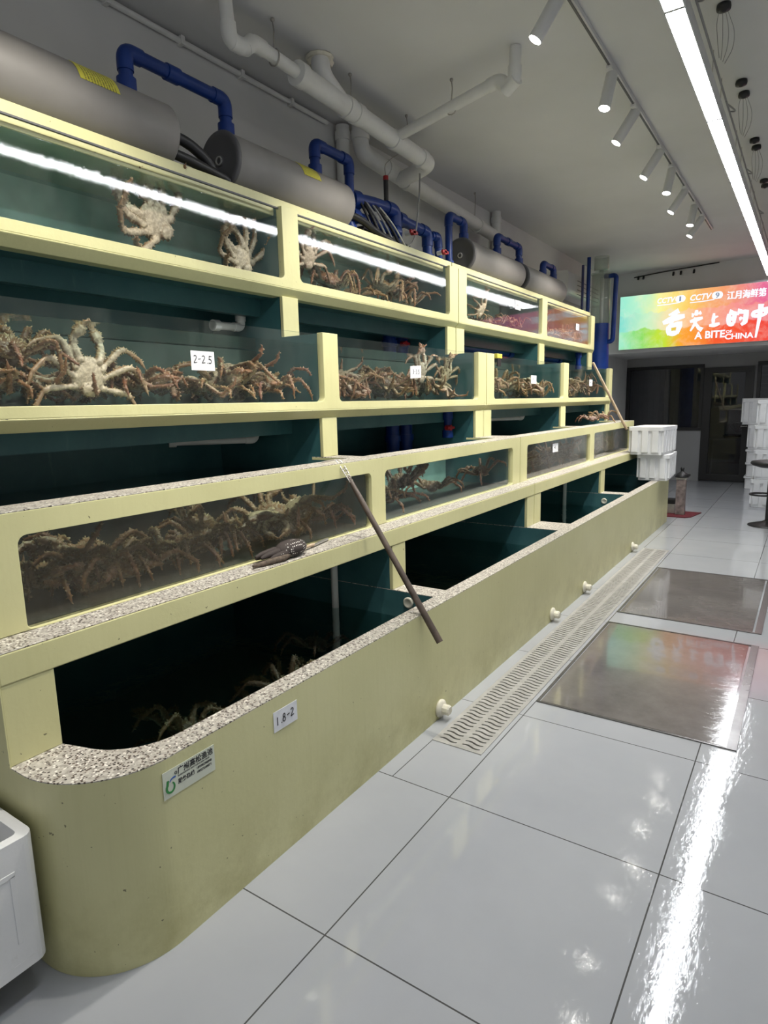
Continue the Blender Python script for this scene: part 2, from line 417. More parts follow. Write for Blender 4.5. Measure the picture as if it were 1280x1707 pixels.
def rrect(u0, u1, v0, v1, r, seg=5):
    rs = r if isinstance(r, (list, tuple)) else (r,)*4      # corner order: low-low, high-low, high-high, low-high
    P = []
    for (cu, cv, a0, q) in ((u0+rs[0], v0+rs[0], pi, rs[0]), (u1-rs[1], v0+rs[1], 1.5*pi, rs[1]), (u1-rs[2], v1-rs[2], 0, rs[2]), (u0+rs[3], v1-rs[3], .5*pi, rs[3])):
        if q < 1e-5: P.append((cu, cv)); continue
        P += [(cu + q*cos(a0 + .5*pi*i/seg), cv + q*sin(a0 + .5*pi*i/seg)) for i in range(seg+1)]
    return P
def fillet(path, r, seg=6):
    P = [Vector(p) for p in path]; out = [P[0]]
    for i in range(1, len(P)-1):
        a = (P[i-1]-P[i]); b = (P[i+1]-P[i]); d = min(r, a.length*.48, b.length*.48)
        p0 = P[i] + a.normalized()*d; p1 = P[i] + b.normalized()*d
        for k in range(seg+1):
            t = k/seg; out.append((1-t)**2*p0 + 2*t*(1-t)*P[i] + t*t*p1)
    out.append(P[-1]); return out
def text_mesh(name, body, size, mat4, mat, parent, bold=0.0, extr=0.0008, shear=0.0, align='LEFT', squeeze=1.0):
    c = bpy.data.curves.new(name, 'FONT'); c.body = body; c.size = size; c.offset = bold; c.extrude = extr; c.shear = shear
    c.align_x = align; c.resolution_u = 3
    o = bpy.data.objects.new(name + '_src', c); COL.objects.link(o)
    bpy.context.view_layer.update()
    me = bpy.data.meshes.new_from_object(o.evaluated_get(bpy.context.evaluated_depsgraph_get()))
    bpy.data.objects.remove(o); me.transform(mat4 @ Matrix.Diagonal((squeeze, 1, 1, 1)))
    me.materials.clear(); me.materials.append(mat); me.name = name
    q = bpy.data.objects.new(name, me); COL.objects.link(q); put(q, parent); return q
def frame_x(x, y, z): return Matrix(((0,0,1,x),(1,0,0,y),(0,1,0,z),(0,0,0,1)))      # sheet facing +x
def frame_my(x, y, z): return Matrix(((1,0,0,x),(0,0,-1,y),(0,1,0,z),(0,0,0,1)))    # sheet facing -y
def ribbon(mb, pts, wd, mat4, mi=0):
    P = [Vector((p[0], p[1], 0)) for p in pts]; V = []
    for i, p in enumerate(P):
        a = P[min(i+1, len(P)-1)] - P[max(i-1, 0)]; a.normalize(); nrm = Vector((-a.y, a.x, 0)) * (wd if not callable(wd) else wd(i/(len(P)-1))) * .5
        V += [p + nrm, p - nrm]
    n = len(P)
    V2 = [mat4 @ Vector((p.x, p.y, 0.0012)) for p in V] + [mat4 @ p for p in V]
    F = [(2*i, 2*i+1, 2*i+3, 2*i+2) for i in range(n-1)] + [(2*n+2*i, 2*n+2*i+2, 2*n+2*i+3, 2*n+2*i+1) for i in range(n-1)]
    F += [(2*i, 2*i+2, 2*n+2*i+2, 2*n+2*i) for i in range(n-1)] + [(2*i+1, 2*n+2*i+1, 2*n+2*i+3, 2*i+3) for i in range(n-1)]
    mb.add(V2, F, mi)
def arc(cx, cy, rx, ry, a0, a1, n=14): return [(cx+rx*cos(radians(a0+(a1-a0)*i/n)), cy+ry*sin(radians(a0+(a1-a0)*i/n))) for i in range(n+1)]
GLYPH = {   # handwritten strokes in a 0..0.6 x 0..1 cell
 '1': [[(.3,.02),(.3,.98)]], '-': [[(.08,.5),(.5,.56)]], '.': [[(.25,.02),(.32,.10)]],
 '2': [arc(.28,.74,.2,.22,160,-40)+[(.05,.05)], [(.05,.05),(.55,.12)]],
 '3': [arc(.25,.74,.2,.22,150,-80), arc(.25,.28,.22,.26,80,-150)],
 '5': [[(.14,.95),(.10,.55)]+arc(.24,.30,.24,.26,110,-140), [(.14,.95),(.55,.92)]],
 '8': [arc(.28,.74,.16,.2,-90,270), arc(.28,.27,.2,.25,90,450)],
 '~': [[(.1,.3),(.25,.6),(.4,.35),(.55,.65)]], '|': [[(.3,.1),(.32,.9)]],
}
def handwrite(name, s, mat4, size, parent, wd=0.1, tilt=0.0):
    mb = MB(); x = 0
    for ch in s:
        for st in GLYPH[ch]: ribbon(mb, [((x+p[0])*size, (p[1] + (x+p[0])*tilt)*size) for p in st], wd*size, mat4)
        x += .42 if ch in '.' else .66
    return mb.build(name, M['ink'], parent, recalc=False)

# ================================================================== ROOM
XR, YB, YD = 4.6, -2.6, 13.2
tr_x0, tr_x1, tr_y0, tr_y1 = 0.078, 0.322, 2.402, 6.942
b = MB(); b.plate([[(XW,YB),(XR,YB),(XR,YD+4),(XW,YD+4)], [(tr_x0,tr_y0),(tr_x1,tr_y0),(tr_x1,tr_y1),(tr_x0,tr_y1)]], XY, -0.12, 0.0)
struct(b.build('floor', M['floor']))
b = MB(); b.box(XW-.2, XR, YB, 11.5, H, H+.1); struct(b.build('ceiling', M['ceil']))
b = MB(); b.box(XW-.2, XW, YB, YD+4, 0, H); struct(b.build('wall_left', M['wall']))
b = MB(); b.box(XR, XR+.2, 2.5, YD+4, 0, H); struct(b.build('wall_right', M['wall']))
b = MB(); b.box(XW, XR, 11.38, 11.5, 2.33, H); b.box(XW, XR, 11.5, YD+.1, 2.33, 2.45); struct(b.build('wall_upper', M['wall']))
# door wall with openings: window_1, door_1, window_2
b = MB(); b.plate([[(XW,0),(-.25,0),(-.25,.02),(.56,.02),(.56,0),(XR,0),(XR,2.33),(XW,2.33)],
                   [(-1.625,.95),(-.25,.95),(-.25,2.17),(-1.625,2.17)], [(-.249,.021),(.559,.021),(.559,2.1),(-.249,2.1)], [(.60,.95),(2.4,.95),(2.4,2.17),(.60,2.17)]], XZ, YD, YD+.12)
struct(b.build('wall_back', simple('shade_toned_wall_paint', (.30, .30, .30), .7, var=.05, scale=1.5)))  # recess shade put into the colour, darker than the other walls
def window(name, x0, x1, z0, z1, blind):
    b = MB(); t = .06
    b.box(x0, x1, YD-.03, YD+.10, z0, z0+t); b.box(x0, x1, YD-.03, YD+.10, z1-t, z1)
    b.box(x0, x0+t, YD-.03, YD+.10, z0+t, z1-t); b.box(x1-t, x1, YD-.03, YD+.10, z0+t, z1-t)
    f = struct(b.build(name, M['blackframe'], bevel=.004))
    b = MB(); b.box(x0+t, x1-t, YD+.02, YD+.03, z0+t, z1-t); b.build('window_pane', M['doorglass'], f)
    b = MB()
    if blind == 'roller':
        n = 26
        for i in range(n):
            a = x0+t+(x1-x0-2*t)*i/n; c = x0+t+(x1-x0-2*t)*(i+1)/n
            b.box(a, c, YD+.06+.012*(i % 2), YD+.075+.012*(i % 2), z0+t, z1-t)
    else:
        k = z0+t+.03
        while k < z1-t: b.box(x0+t, x1-t, YD+.055, YD+.085, k, k+.012); b.box(x0+t, x1-t, YD+.07, YD+.073, k+.012, k+.06); k += .075
    b.build('window_blind', M['blind'], f)
M['blind'] = simple('grey_blind', (0.34, 0.34, 0.345), 0.8)
window('window_1', -1.625, -.25, .95, 2.17, 'roller'); window('window_2', .60, 2.4, .95, 2.17, 'slat')
b = MB(); b.plate([[(-.25,.02),(.56,.02),(.56,2.1),(-.25,2.1)], [(-.11,.14),(.42,.14),(.42,2.0),(-.11,2.0)]], XZ, YD-.03, YD+.05)
d1 = struct(b.build('door_1', M['blackframe'], bevel=.004))
b = MB(); b.box(-.115, .425, YD+.0, YD+.012, .135, 2.005); b.build('door_pane', M['doorglass'], d1)
b = MB(); b.cyl((.49, YD-.03, 1.03), (.49, YD-.075, 1.03), .012); b.cyl((.49, YD-.07, 1.03), (.40, YD-.07, 1.03), .010); b.build('door_handle', M['steel'], d1)
# room behind the door
b = MB(); b.box(XW, XR, YD+4, YD+4.1, 0, 2.9); b.box(XW, XR, YD+.12, YD+4, 2.9, 3.0); struct(b.build('wall_storeroom', M['wall']))
b = MB()
t = thing('trestle_table', 'white framed work table standing in the dark room behind the glass door', 'table', (.12, 14.4, 0))
b.box(-.25, .5, 14.1, 14.7, .72, .75); b.build('table_top', M['alu'], t)
for xx in (-.22, .47):
    for yy in (14.13, 14.67):
        b = MB(); b.box(xx-.018, xx+.018, yy-.018, yy+.018, 0, .72); b.build('leg', M['alu'], t)
b = MB(); b.box(-.22, .47, 14.12, 14.14, .3, .33); b.build('stretcher', M['alu'], t)
t = thing('stacked_chair', 'dark chair with slatted back upturned on the table behind the glass door', 'chair', (.2, 14.4, .75))
b = MB(); b.box(.02, .42, 14.2, 14.6, .78, .81); b.build('seat', M['black'], t)
b = MB()
for i in range(6):
    a = radians(20 + 24*i); b.cyl((.25, 14.3, .86), (.25+.17*cos(a), 14.3, .86+.2*sin(a)), .009, 8)
b.tube([(.25+.175*cos(radians(a)), 14.3, .86+.205*sin(radians(a))) for a in range(10, 171, 10)], .011, 8)
b.build('backrest', M['wire'], t)
for xx in (.05, .39):
    b = MB(); b.cyl((xx, 14.25, .75), (xx, 14.25, .79), .012, 8); b.build('leg', M['black'], t)
# conduit along the top of the left wall, cable along the upper wall
b = MB(); b.tube([(XW+.022, 0.4, H-.03), (XW+.022, 3.9, H-.03)], .016, 10)
for i in range(7): b.box(XW, XW+.045, .8+.45*i, .825+.45*i, H-.052, H-.008)
tag(b.build('conduit_pipe', M['whitepvc']), 'thin grey-white conduit pipe running along the top of the left wall', 'conduit')
b = MB(); b.tube(fillet([(-1.15, 11.36, 3.54), (-.8, 11.36, 3.57), (-.4, 11.36, 3.59), (.1, 11.36, 3.61)], .2), .009, 8)
for xx in (-1.08, -1.0, -.55, -.44, -.25): b.cyl((xx, 11.37, 3.55), (xx, 11.34, 3.50), .016, 8)
tag(b.build('wall_cable', M['black']), 'thin black cable with clips along the top of the wall above the bright sign', 'cable')

# ================================================================== FLOOR FITTINGS
b = MB(); b.box(tr_x0-.01, tr_x1+.01, tr_y0-.01, tr_y1+.01, -.118, -.11)
for a in ((tr_x0-.008, tr_x0, tr_y0, tr_y1), (tr_x1, tr_x1+.008, tr_y0, tr_y1)): b.box(a[0], a[1], a[2], a[3], -.11, -.004)
drain = b.build('drain_grate', M['black']); tag(drain, 'long grey drain grate with two rows of wavy slots beside the tank', 'drain grate')
slots = []
pitch = .0352; ny = int((tr_y1 - tr_y0 - .03) / pitch)
for j in range(ny):
    yc = tr_y0 + .028 + j*pitch
    for xc in (.140, .258):
        n = 6; up = []; lo = []
        for i in range(n+1):
            u = -1 + 2*i/n; wv = -.0075*sin(u*pi*.9); hw = .0058*(1-.25*abs(u)**3)
            up.append((xc + u*.046, yc + wv + hw)); lo.append((xc + u*.046, yc + wv - hw))
        slots.append(lo + up[::-1])
b = MB(); k = 0
rows = ny
step = 13
edges = [tr_y0 - .006] + [tr_y0 + .028 + (j - .5)*pitch for j in range(step, rows, step)] + [tr_y1 + .006]
for i in range(len(edges)-1):
    hs = slots[2*step*i: 2*step*(i+1)] if i < len(edges)-2 else slots[2*step*i:]
    b.plate([[(.072, edges[i]), (.326, edges[i]), (.326, edges[i+1]), (.072, edges[i+1])]] + hs, XY, -.008, .004)
b.build('slotted_cover', M['grate'], drain)
def wet_pit(label, x0, x1, y0, y1):
    t = thing('floor_hatch', label, 'floor hatch', ((x0+x1)/2, (y0+y1)/2, 0), 'wet floor hatches')
    b = MB(); b.box(x0-x1 and x0+.018, x1-.055, y0+.018, y1-.018, .0005, .004)
    o = b.build('hatch_plate', M['wetplate'], None)
    me = o.data; c = Vector(((x0+x1)/2, (y0+y1)/2, 0))
    me.transform(Matrix.Translation(-c)); o.location = c; put(o, t)
    b = MB()
    for a in ((x0, x1, y0, y0+.012), (x0, x1, y1-.012, y1), (x0, x0+.012, y0+.012, y1-.012), (x1-.042, x1, y0+.012, y1-.012)): b.box(a[0], a[1], a[2], a[3], .0005, .006)
    b.build('hatch_frame', M['darksteel'], t)
M['darksteel'] = simple('dark_wet_steel', (0.14, 0.135, 0.13), 0.25, metal=0.5, var=0.2, scale=10)
wet_pit('grey wet floor hatch nearest the camera, with coloured sign reflections on it', .352, 1.285, 3.02, 4.455)
wet_pit('darker grey floor hatch beyond the one that reflects the coloured sign', .352, 1.285, 4.70, 6.18)

# ================================================================== TANKS
BAYS = [(.89, 2.70), (2.83, 4.62), (4.92, 6.70), (6.855, 8.50)]
WALLS = [(.74, .89), (2.70, 2.83), (4.62, 4.765), (4.775, 4.92), (6.70, 6.855), (8.50, END)]
UNIT = [((.74, 4.765), (0, 1), (0, 1, 2)), ((4.775, END), (2, 3), (3, 4, 5))]
# --- bottom trough
tro = thing('fish_tank_trough', 'long pale yellow bottom tank with rounded near corner and speckled stone rim', 'fish tank', (-.8, .74, 0))
R0 = .27
outer = [(XW+.005, .74)] + [(-R0 + R0*cos(a), .74+R0 + R0*sin(a)) for a in [(-pi/2 + pi/2*i/40) for i in range(41)]] + [(0, END), (XW+.005, END)]
def comp(y0, y1, rounded=False):
    if rounded:
        q = .21
        return [(-1.58, y0), (-.335, y0)] + [(-.085-q + q*cos(a)*1.0, y0+.02+q + q*sin(a)) for a in [(-pi/2*.86 + pi/2*.86*i/12) for i in range(13)]] + [(-.085, y1), (-1.58, y1)]
    return [(-1.58, y0), (-.085, y0), (-.085, y1), (-1.58, y1)]
comps = [comp(*BAYS[0], True), comp(*BAYS[1]), comp(*BAYS[2]), comp(*BAYS[3])]
b = MB(); b.plate([outer] + comps, XY, .03, .5965, 0, 1)
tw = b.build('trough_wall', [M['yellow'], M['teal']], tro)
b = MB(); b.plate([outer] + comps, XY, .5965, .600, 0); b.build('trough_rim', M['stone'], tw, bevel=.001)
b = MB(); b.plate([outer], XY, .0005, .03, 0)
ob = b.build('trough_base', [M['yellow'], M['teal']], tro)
b = MB()
for y0, y1 in BAYS: b.box(-1.579, -.086, y0+.001, y1-.001, .0305, .036)
b.build('trough_floor', M['teal'], tro)
# drain plugs along the foot of the trough
for i, (yy, zz) in enumerate(((2.60, .055), (4.27, .055), (5.05, .055), (6.73, .055))):
    lab = ['nearest white drain plug at the foot of the tank, beside the grate end', 'second white drain plug along the foot of the tank, past the large gap',
           'third white drain plug along the tank foot, close to the second', 'farthest white drain plug at the tank foot, near the grate\'s far end'][i]
    t = thing('drain_plug', lab, 'drain plug', (0, yy, zz), 'drain plugs at the tank foot')
    b = MB(); b.lathe([(.046,.0005),(.046,.012),(.036,.016),(.034,.022),(.0005,.022)], (0,yy,zz), 20, axis='x'); fl = b.build('flange', M['knobw'], t)
    b = MB(); b.lathe([(.024,.020),(.027,.028),(.027,.052),(.020,.060),(.0005,.060)], (0,yy,zz), 10, axis='x', smooth=False); b.build('plug_cap', M['knobw'], fl)
def upright_plate(y0, y1, bays, zb, zg, zt, r=.03):
    P = [(y0, zb), (y1, zb), (y1, zt)]
    for (a, c) in reversed(bays):
        P.append((c, zt))
        P += [(c - r + r*cos(t), zg + r + r*sin(t)) for t in [(-pi/2*i/5) for i in range(6)]]
        P += [(a + r + r*cos(t), zg + r + r*sin(t)) for t in [(-pi/2 - pi/2*i/5) for i in range(6)]]
        P.append((a, zt))
    P.append((y0, zt)); return P
glass_names = {}
for ui, ((y0, y1), bi, wi) in enumerate(UNIT):
    rk = thing('fish_tank_rack', ['near pale yellow tank rack of three stepped tiers, left of the vertical joint', 'far pale yellow tank rack of three stepped tiers, right of the vertical joint'][ui], 'fish tank', (-1.1, y0, .6))
    bays = [BAYS[i] for i in bi]; walls = [WALLS[i] for i in wi]
    # tier 2
    b = MB(); b.plate([rrect(y0, y1, .931, 1.2935, 0)] + [rrect(a, c, .9335, 1.222, (.02,.02,.03,.03)) for a, c in bays], YZ, -.495, -.455)
    ff = [b.build('front_frame', M['yellow'], rk, bevel=.003)]
    b = MB(); b.box(-1.6, -.33, y0, y1, .84, .9285); sill = b.build('sill', M['yellow'], rk, bevel=.004)
    b = MB(); b.box(-.4545, -.3315, y0+.001, y1-.001, .9285, .932); b.build('ledge_top', M['stone'], sill, bevel=.002)
    b = MB(); b.box(-.60, -.4965, y0, y1, 1.28, 1.2935, 1)
    for a, c in walls: b.box(-.86, -.60, a, c, 1.28, 1.2935, 1)
    b.box(-.60, -.4555, y0, y1, 1.2935, 1.297)
    for a, c in walls: b.box(-.86, -.60, a, c, 1.2935, 1.297)
    b.build('tank_rim', [M['stone'], M['yellow']], rk, bevel=.001)
    # tier 3 and tier 4: band with sloping underside, uprights between panes
    for (xf, zlo, zm, zg, zt) in ((-.75, 1.51, 1.553, 1.60, 1.965), (-1.0, 2.178, 2.22, 2.27, 2.645)):
        b = MB(); b.prism([(xf, zm+.005), (xf, zm), (xf-.04, zlo), (xf-.10, zlo), (xf-.10, zm+.005)], lambda u, v, q: (u, q, v), y0, y1)
        b.plate([upright_plate(y0, y1, bays, zm+.005, zg, zt)], YZ, xf-.04, xf)
        ff.append(b.build('front_frame', M['yellow'], rk, bevel=.003))
        b = MB(); b.box(-1.6, xf-.0995, y0+.001, y1-.001, zlo, zg-.02); b.build('tank_bottom', M['teal'], rk)
    # panes
    for bk, (a, c) in enumerate(bays):
        for fi, (x, z0, z1) in enumerate(((-.478, .934, 1.24), (-.772, 1.585, 1.955), (-1.022, 2.255, 2.635))):
            b = MB(); tl = -.0045 if x < -1 else 0.0
            b.prism([(x-.005-tl, z0), (x+.005-tl, z0), (x+.005+tl, z1), (x-.005+tl, z1)], lambda u, v, q: (u, q, v), a-.012, c+.012); pane = b.build('glass_pane', M['murkyglass' if (fi == 0 and not (ui == 0 and bk == 1)) else 'glass'], ff[fi])
            if fi == 2: b = MB(); b.box(x-.012, x+.001, a, c, 2.632, 2.639); b.build('pane_edge', M['darkcap'], ff[fi])
    # partitions (teal sides) and the yellow posts that end them
    for (a, c) in walls:
        b = MB()
        for (x, z0, z1) in ((-.497, .93, 1.28), (-.80, 1.28, 1.51), (-.792, 1.58, 1.962), (-1.05, 1.962, 2.178), (-1.042, 2.25, 2.642)):
            b.box(-1.6, x, a+.0005, c-.0005, z0, z1)
        b.box(-1.6, -.352, a+.0005, c-.0005, .6, .84)
        part = b.build('partition', M['teal'], rk)
        for (x, z0, z1) in ((-.333, .600, .841), (-.775, 1.297, 1.512), (-1.025, 1.962, 2.182)):
            b = MB(); b.box(x-.022, x, a, c, z0, z1); b.build('post', M['yellow'], part, bevel=.003)
    # hanging beams and back panels
    b = MB(); b.box(-1.25, -1.2, y0+.01, y1-.01, 2.085, 2.178); b.box(-1.06, -1.0, y0+.01, y1-.01, 1.425, 1.51); b.build('beam', M['teal'], rk)
    b = MB(); b.box(-1.61, -1.6, y0, y1, .6, 2.2); b.build('back_panel', M['teal'], rk)
    b = MB(); b.box(-1.5, -1.49, y0+.01, y1-.01, 2.25, 2.62); b.build('back_panel', M['tealgreen'], rk)
    b = MB()
    for k, (a, c) in enumerate(bays): b.box(-1.06, -1.05, a, c, .931, 1.20, (1 if ui == 0 and k == 1 else 0))
    for a, c in bays: b.box(-1.26, -1.25, a, c, 1.585, 1.90, 2)
    b.build('back_panel', [M['murk'], M['tealgreen'], M['murkgreen']], rk)  # inner panels added near the glass, their tones imitating murky water
    b = MB()
    for a, c in bays: b.box(-1.599, -.50, a, c, .929, .935)
    b.build('tank_bottom', M['murkgreen'], rk)
    # shelf board the tubes lie on
    b = MB(); b.box(-1.6, -1.06, y0, y1, 2.605, 2.70); b.build('shelf_board', M['yellow'], rk, bevel=.004)
    # end panel with the stepped outline
    prof = [(-1.62,.6),(-.33,.6),(-.33,.93),(-.455,.93),(-.455,1.28),(-.775,1.28),(-.775,1.51),(-.75,1.553),(-.75,1.965),(-1.02,1.965),(-1.02,2.178),(-1.0,2.22),(-1.0,2.645),(-1.62,2.645)]
    b = MB(); ye = (y0-.003, y0+.0005) if ui == 0 else (y1-.0005, y1+.003)
    b.plate([prof], XZ, ye[0], ye[1]); b.build('end_panel', M['yellow'], rk)
# --- water
TN = ['bottom', 'second', 'third', 'top']; BN = ['nearest', 'second', 'third', 'farthest']
for ti, (x0, x1, z) in enumerate(((-1.578, -.087, .455), (-1.599, -.499, 1.215), (-1.599, -.781, 1.905), (-1.489, -1.031, 2.59))):
    for k, (a, c) in enumerate(BAYS):
        b = MB()
        if ti == 0 and k == 0:
            loop = [(p[0]*0.999-.001, p[1]) for p in comps[0]]
            loop = [(min(p[0], -.087), min(max(p[1], a+.002), c-.002)) for p in loop]
            b.plate([loop], XY, z-.002, z)
        else: b.box(x0, x1, a+.002, c-.002, z-.002, z)
        tag(b.build('water_surface', M['water']), 'dark water in the %s bay of the %s tank tier' % (BN[k], TN[ti]), 'water', 'tank water', 'stuff')

# ================================================================== CRABS
def crab_mesh(name, seed, e=(35,-40,-68), az=(42,6,-30), lift=0.0, jit=14, claw_up=20, thin=1.0, sweep=0.0, spiny=0.075):
    rnd = random.Random(seed); mb = MB()
    # carapace: domed heart shape with a snout, flatter belly
    seg, rings = 20, 12; V = []
    for i in range(rings+1):
        ph = pi*i/rings
        for k in range(seg):
            a = 2*pi*k/seg; r = sin(ph)
            x = .072*r*cos(a)*(1 - .18*sin(a)); y = .066*r*sin(a); zz = cos(ph)
            if sin(a) > .9: y += .014*r
            z = zz*(.042 if zz > 0 else .026) + (.008*cos(2*a)*r if zz > 0 else 0)
            V.append((x, y, z))
    F = [(i*seg+k, i*seg+(k+1)%seg, (i+1)*seg+(k+1)%seg, (i+1)*seg+k) for i in range(rings) for k in range(seg)]
    mb.add(V, F, 0, True)
    mb.ball((0, -.05, -.018), .038, 0, 12, 8, (1, .8, .6))       # tucked tail
    def seg_chain(p, dirs, lens, rad):
        P = [Vector(p)]; R = [rad[0]]
        for d, l, r in zip(dirs, lens, rad[1:]):
            mid = P[-1] + d*l*.5; end = P[-1] + d*l
            P += [mid, end]; R += [r*1.12, r*.92]
        return P, R
    def D(azi, el): return Vector((cos(radians(azi))*cos(radians(el)), sin(radians(azi))*cos(radians(el)), sin(radians(el))))
    for sgn in (1, -1):
        for li in range(3):
            j = lambda q=jit: rnd.uniform(-q, q)
            A = az[li] + j(9); base = Vector((sgn*.052, .026-.034*li, -.008))
            def X(azv, el):
                d = D(azv, el); d.x *= sgn; return d
            e1, e2, e3 = e[0]+j(), e[1]+j(), e[2]+j()
            s2 = sweep*(1 if li < 2 else .7)
            dirs = [X(A, 10+lift), X(A, e1), X(A+s2*.5, (e1+e2)*.5+8), X(A+s2, e2), X(A+s2*1.3+j(), e3)]
            q = Vector(base)
            for d, ln, ra, rm, rb in zip(dirs, [.028, .086+.012*(li==1), .028, .078, .054], [.012,.0095,.0095,.0075,.0068], [.0125,.0135,.0115,.0088,.0052], [.0105,.0105,.0095,.0078,.0012]):
                e_ = q + d*ln
                mb.tube([q - d*.003, q + d*ln*.2, q + d*ln*.6, e_ - d*.003, e_ + d*.002], [ra*.8*thin, ra*1.12*thin, rm*thin, rb*1.15*thin, rb*.7*thin], 9, 0)
                q = e_
        # claw
        A = 62+rnd.uniform(-12,12); cu = claw_up + rnd.uniform(-18, 18)
        def X(azv, el):
            d = D(azv, el); d.x *= sgn; return d
        base = Vector((sgn*.034, .054, -.004))
        P, R = seg_chain(base, [X(A, 5+lift), X(A, cu), X(A+30, cu-10), X(A+55, cu-18)], [.024, .05, .024, .05], [.014*thin, .0155*thin, .014*thin, .013*thin, .0185*thin])
        mb.tube(P, R, 8, 0)
        tip = P[-1]
        for o_ in (-1, 1):
            d = X(A+62+o_*13, cu-20+o_*8); d2 = X(A+62-o_*14, cu-26)
            mb.tube([tip - d*.006, tip + d*.024, tip + d*.024 + d2*.022], [.011, .0075, .002], 7, 0)
    o = mb.build(name, M['crab'])
    md = o.modifiers.new('r', 'REMESH'); md.mode = 'VOXEL'; md.voxel_size = .0040; md.use_smooth_shade = True
    bpy.context.view_layer.update()
    me = bpy.data.meshes.new_from_object(o.evaluated_get(bpy.context.evaluated_depsgraph_get())); me.name = name
    old = o.data; bpy.data.objects.remove(o); bpy.data.meshes.remove(old)
    bm = bmesh.new(); bm.from_mesh(me); bm.normal_update(); bm.verts.ensure_lookup_table()
    col = bm.loops.layers.color.new('tone'); tip = set()
    for vtx in bm.verts:
        if rnd.random() < spiny and vtx.normal.z > -.75:
            body = (vtx.co.xy.length < .075)
            tip.add(vtx.index)
            vtx.co += vtx.normal*(rnd.uniform(.007, .014) if body else rnd.uniform(.005, .010))
    for f in bm.faces:
        f.smooth = True
        for lp in f.loops:
            t = .5 - .55*lp.vert.normal.z
            lp[col] = (max(0, min(1, t)), 1.0 if lp.vert.index in tip else 0.0, max(0, min(1, (lp.vert.co.length - .135)/.07)), 1)
    bm.to_mesh(me); bm.free()
    me.materials.clear(); me.materials.append(M['crab']); return me
POSE = {
 'rest':  crab_mesh('crab_rest', 1, (34,-38,-66)),
 'tall':  crab_mesh('crab_tall', 2, (52,-70,-78), (46,8,-34), 10),
 'wide':  crab_mesh('crab_wide', 3, (24,-22,-52), (50,10,-36), 6, 18, 40),
 'fold':  crab_mesh('crab_fold', 4, (-14,-38,-58), (64,40,14), -10, 8, 6, 1.25, 70),
 'swim':  crab_mesh('crab_swim', 5, (-4,-8,-22), (58,24,-14), 2, 10, 20, 1.1, -78),
 'messy': crab_mesh('crab_messy', 6, (38,-30,-60), (55,5,-45), 5, 34, 35),
 'thin':  crab_mesh('crab_thin', 8, (48,-58,-74), (50,8,-40), 8, 20, 25, .72, 15),
}
TONED = {}
def crab(pose, loc, rot, label, group=None, scale=1.0, mat='crab', xmax=None, zmin=None, zmax=None):
    key = (pose, mat)
    if key not in TONED:
        me = POSE[pose]
        if mat != 'crab': me = me.copy(); me.materials.clear(); me.materials.append(M[mat])
        TONED[key] = me
    o = bpy.data.objects.new('king_crab', TONED[key]); COL.objects.link(o)
    q = rot if isinstance(rot, Quaternion) else Matrix.Rotation(radians(rot[2]), 3, 'Z').to_quaternion() @ Matrix.Rotation(radians(rot[1]), 3, 'Y').to_quaternion() @ Matrix.Rotation(radians(rot[0]), 3, 'X').to_quaternion()
    o.rotation_mode = 'QUATERNION'; o.rotation_quaternion = q; o.scale = (scale,)*3
    R = q.to_matrix(); B = [R @ (Vector(c)*scale) for c in BB(TONED[key])]
    x, y, z = loc
    if xmax is not None: x = min(x, xmax - max(p.x for p in B))
    if zmax is not None: z = min(z, zmax - max(p.z for p in B))
    if zmin is not None: z = max(z, zmin - min(p.z for p in B))
    o.location = (x, y, z)
    return tag(o, label, 'crab', group)
_bb = {}
def BB(me):
    if me.name not in _bb:
        step = max(1, len(me.vertices)//6000)
        _bb[me.name] = [v.co.copy() for v in list(me.vertices)[::step]]
    return _bb[me.name]
def pile(y0, y1, prof, xg, zf, zt, n, label, group, mats, rndseed, depth=.34, poses=('rest','messy','wide','tall'), scale=(.85, 1.1), off=.02):
    """crabs heaped on a tank floor behind a pane; prof(t) gives heap height along the bay"""
    r = random.Random(rndseed)
    for i in range(n):
        t = (i + r.random())/n; y = y0 + (y1-y0)*t; s = r.uniform(*scale)
        h = prof(t)*r.random()**.7
        tl = 1.0
        if i % 5 < 3: h = -1.0; tl = .3                      # lies on the floor, the rest climb on it
        crab(r.choice(poses), (xg - off - depth*(r.random()**2 if off < .1 else r.random()), min(max(y, y0+.16), y1-.16), zf + .05 + h),
             (r.uniform(-25,25)*tl + (180 if r.random() < .22 else 0), r.uniform(-28,28)*tl, r.uniform(0,360)), label, group, s, r.choice(mats), xg - .012, zf + .004, zt)
# rotation that turns the belly to the glass (belly +x), head pointing `deg` from up towards +y
def facing(deg, tilt=0):
    base = Matrix(((0, 0, -1), (1, 0, 0), (0, -1, 0)))            # local z -> -x, local x -> y, local y -> -z ... fixed below
    up = Vector((-1, 0, 0)); fw = Vector((0, sin(radians(deg)), cos(radians(deg)))); rt = fw.cross(up)
    m = Matrix((rt, fw, up)).transposed()
    return (Matrix.Rotation(radians(tilt), 3, 'Y') @ m).to_quaternion()
X2, X3, X4 = -.484, -.778, -1.028
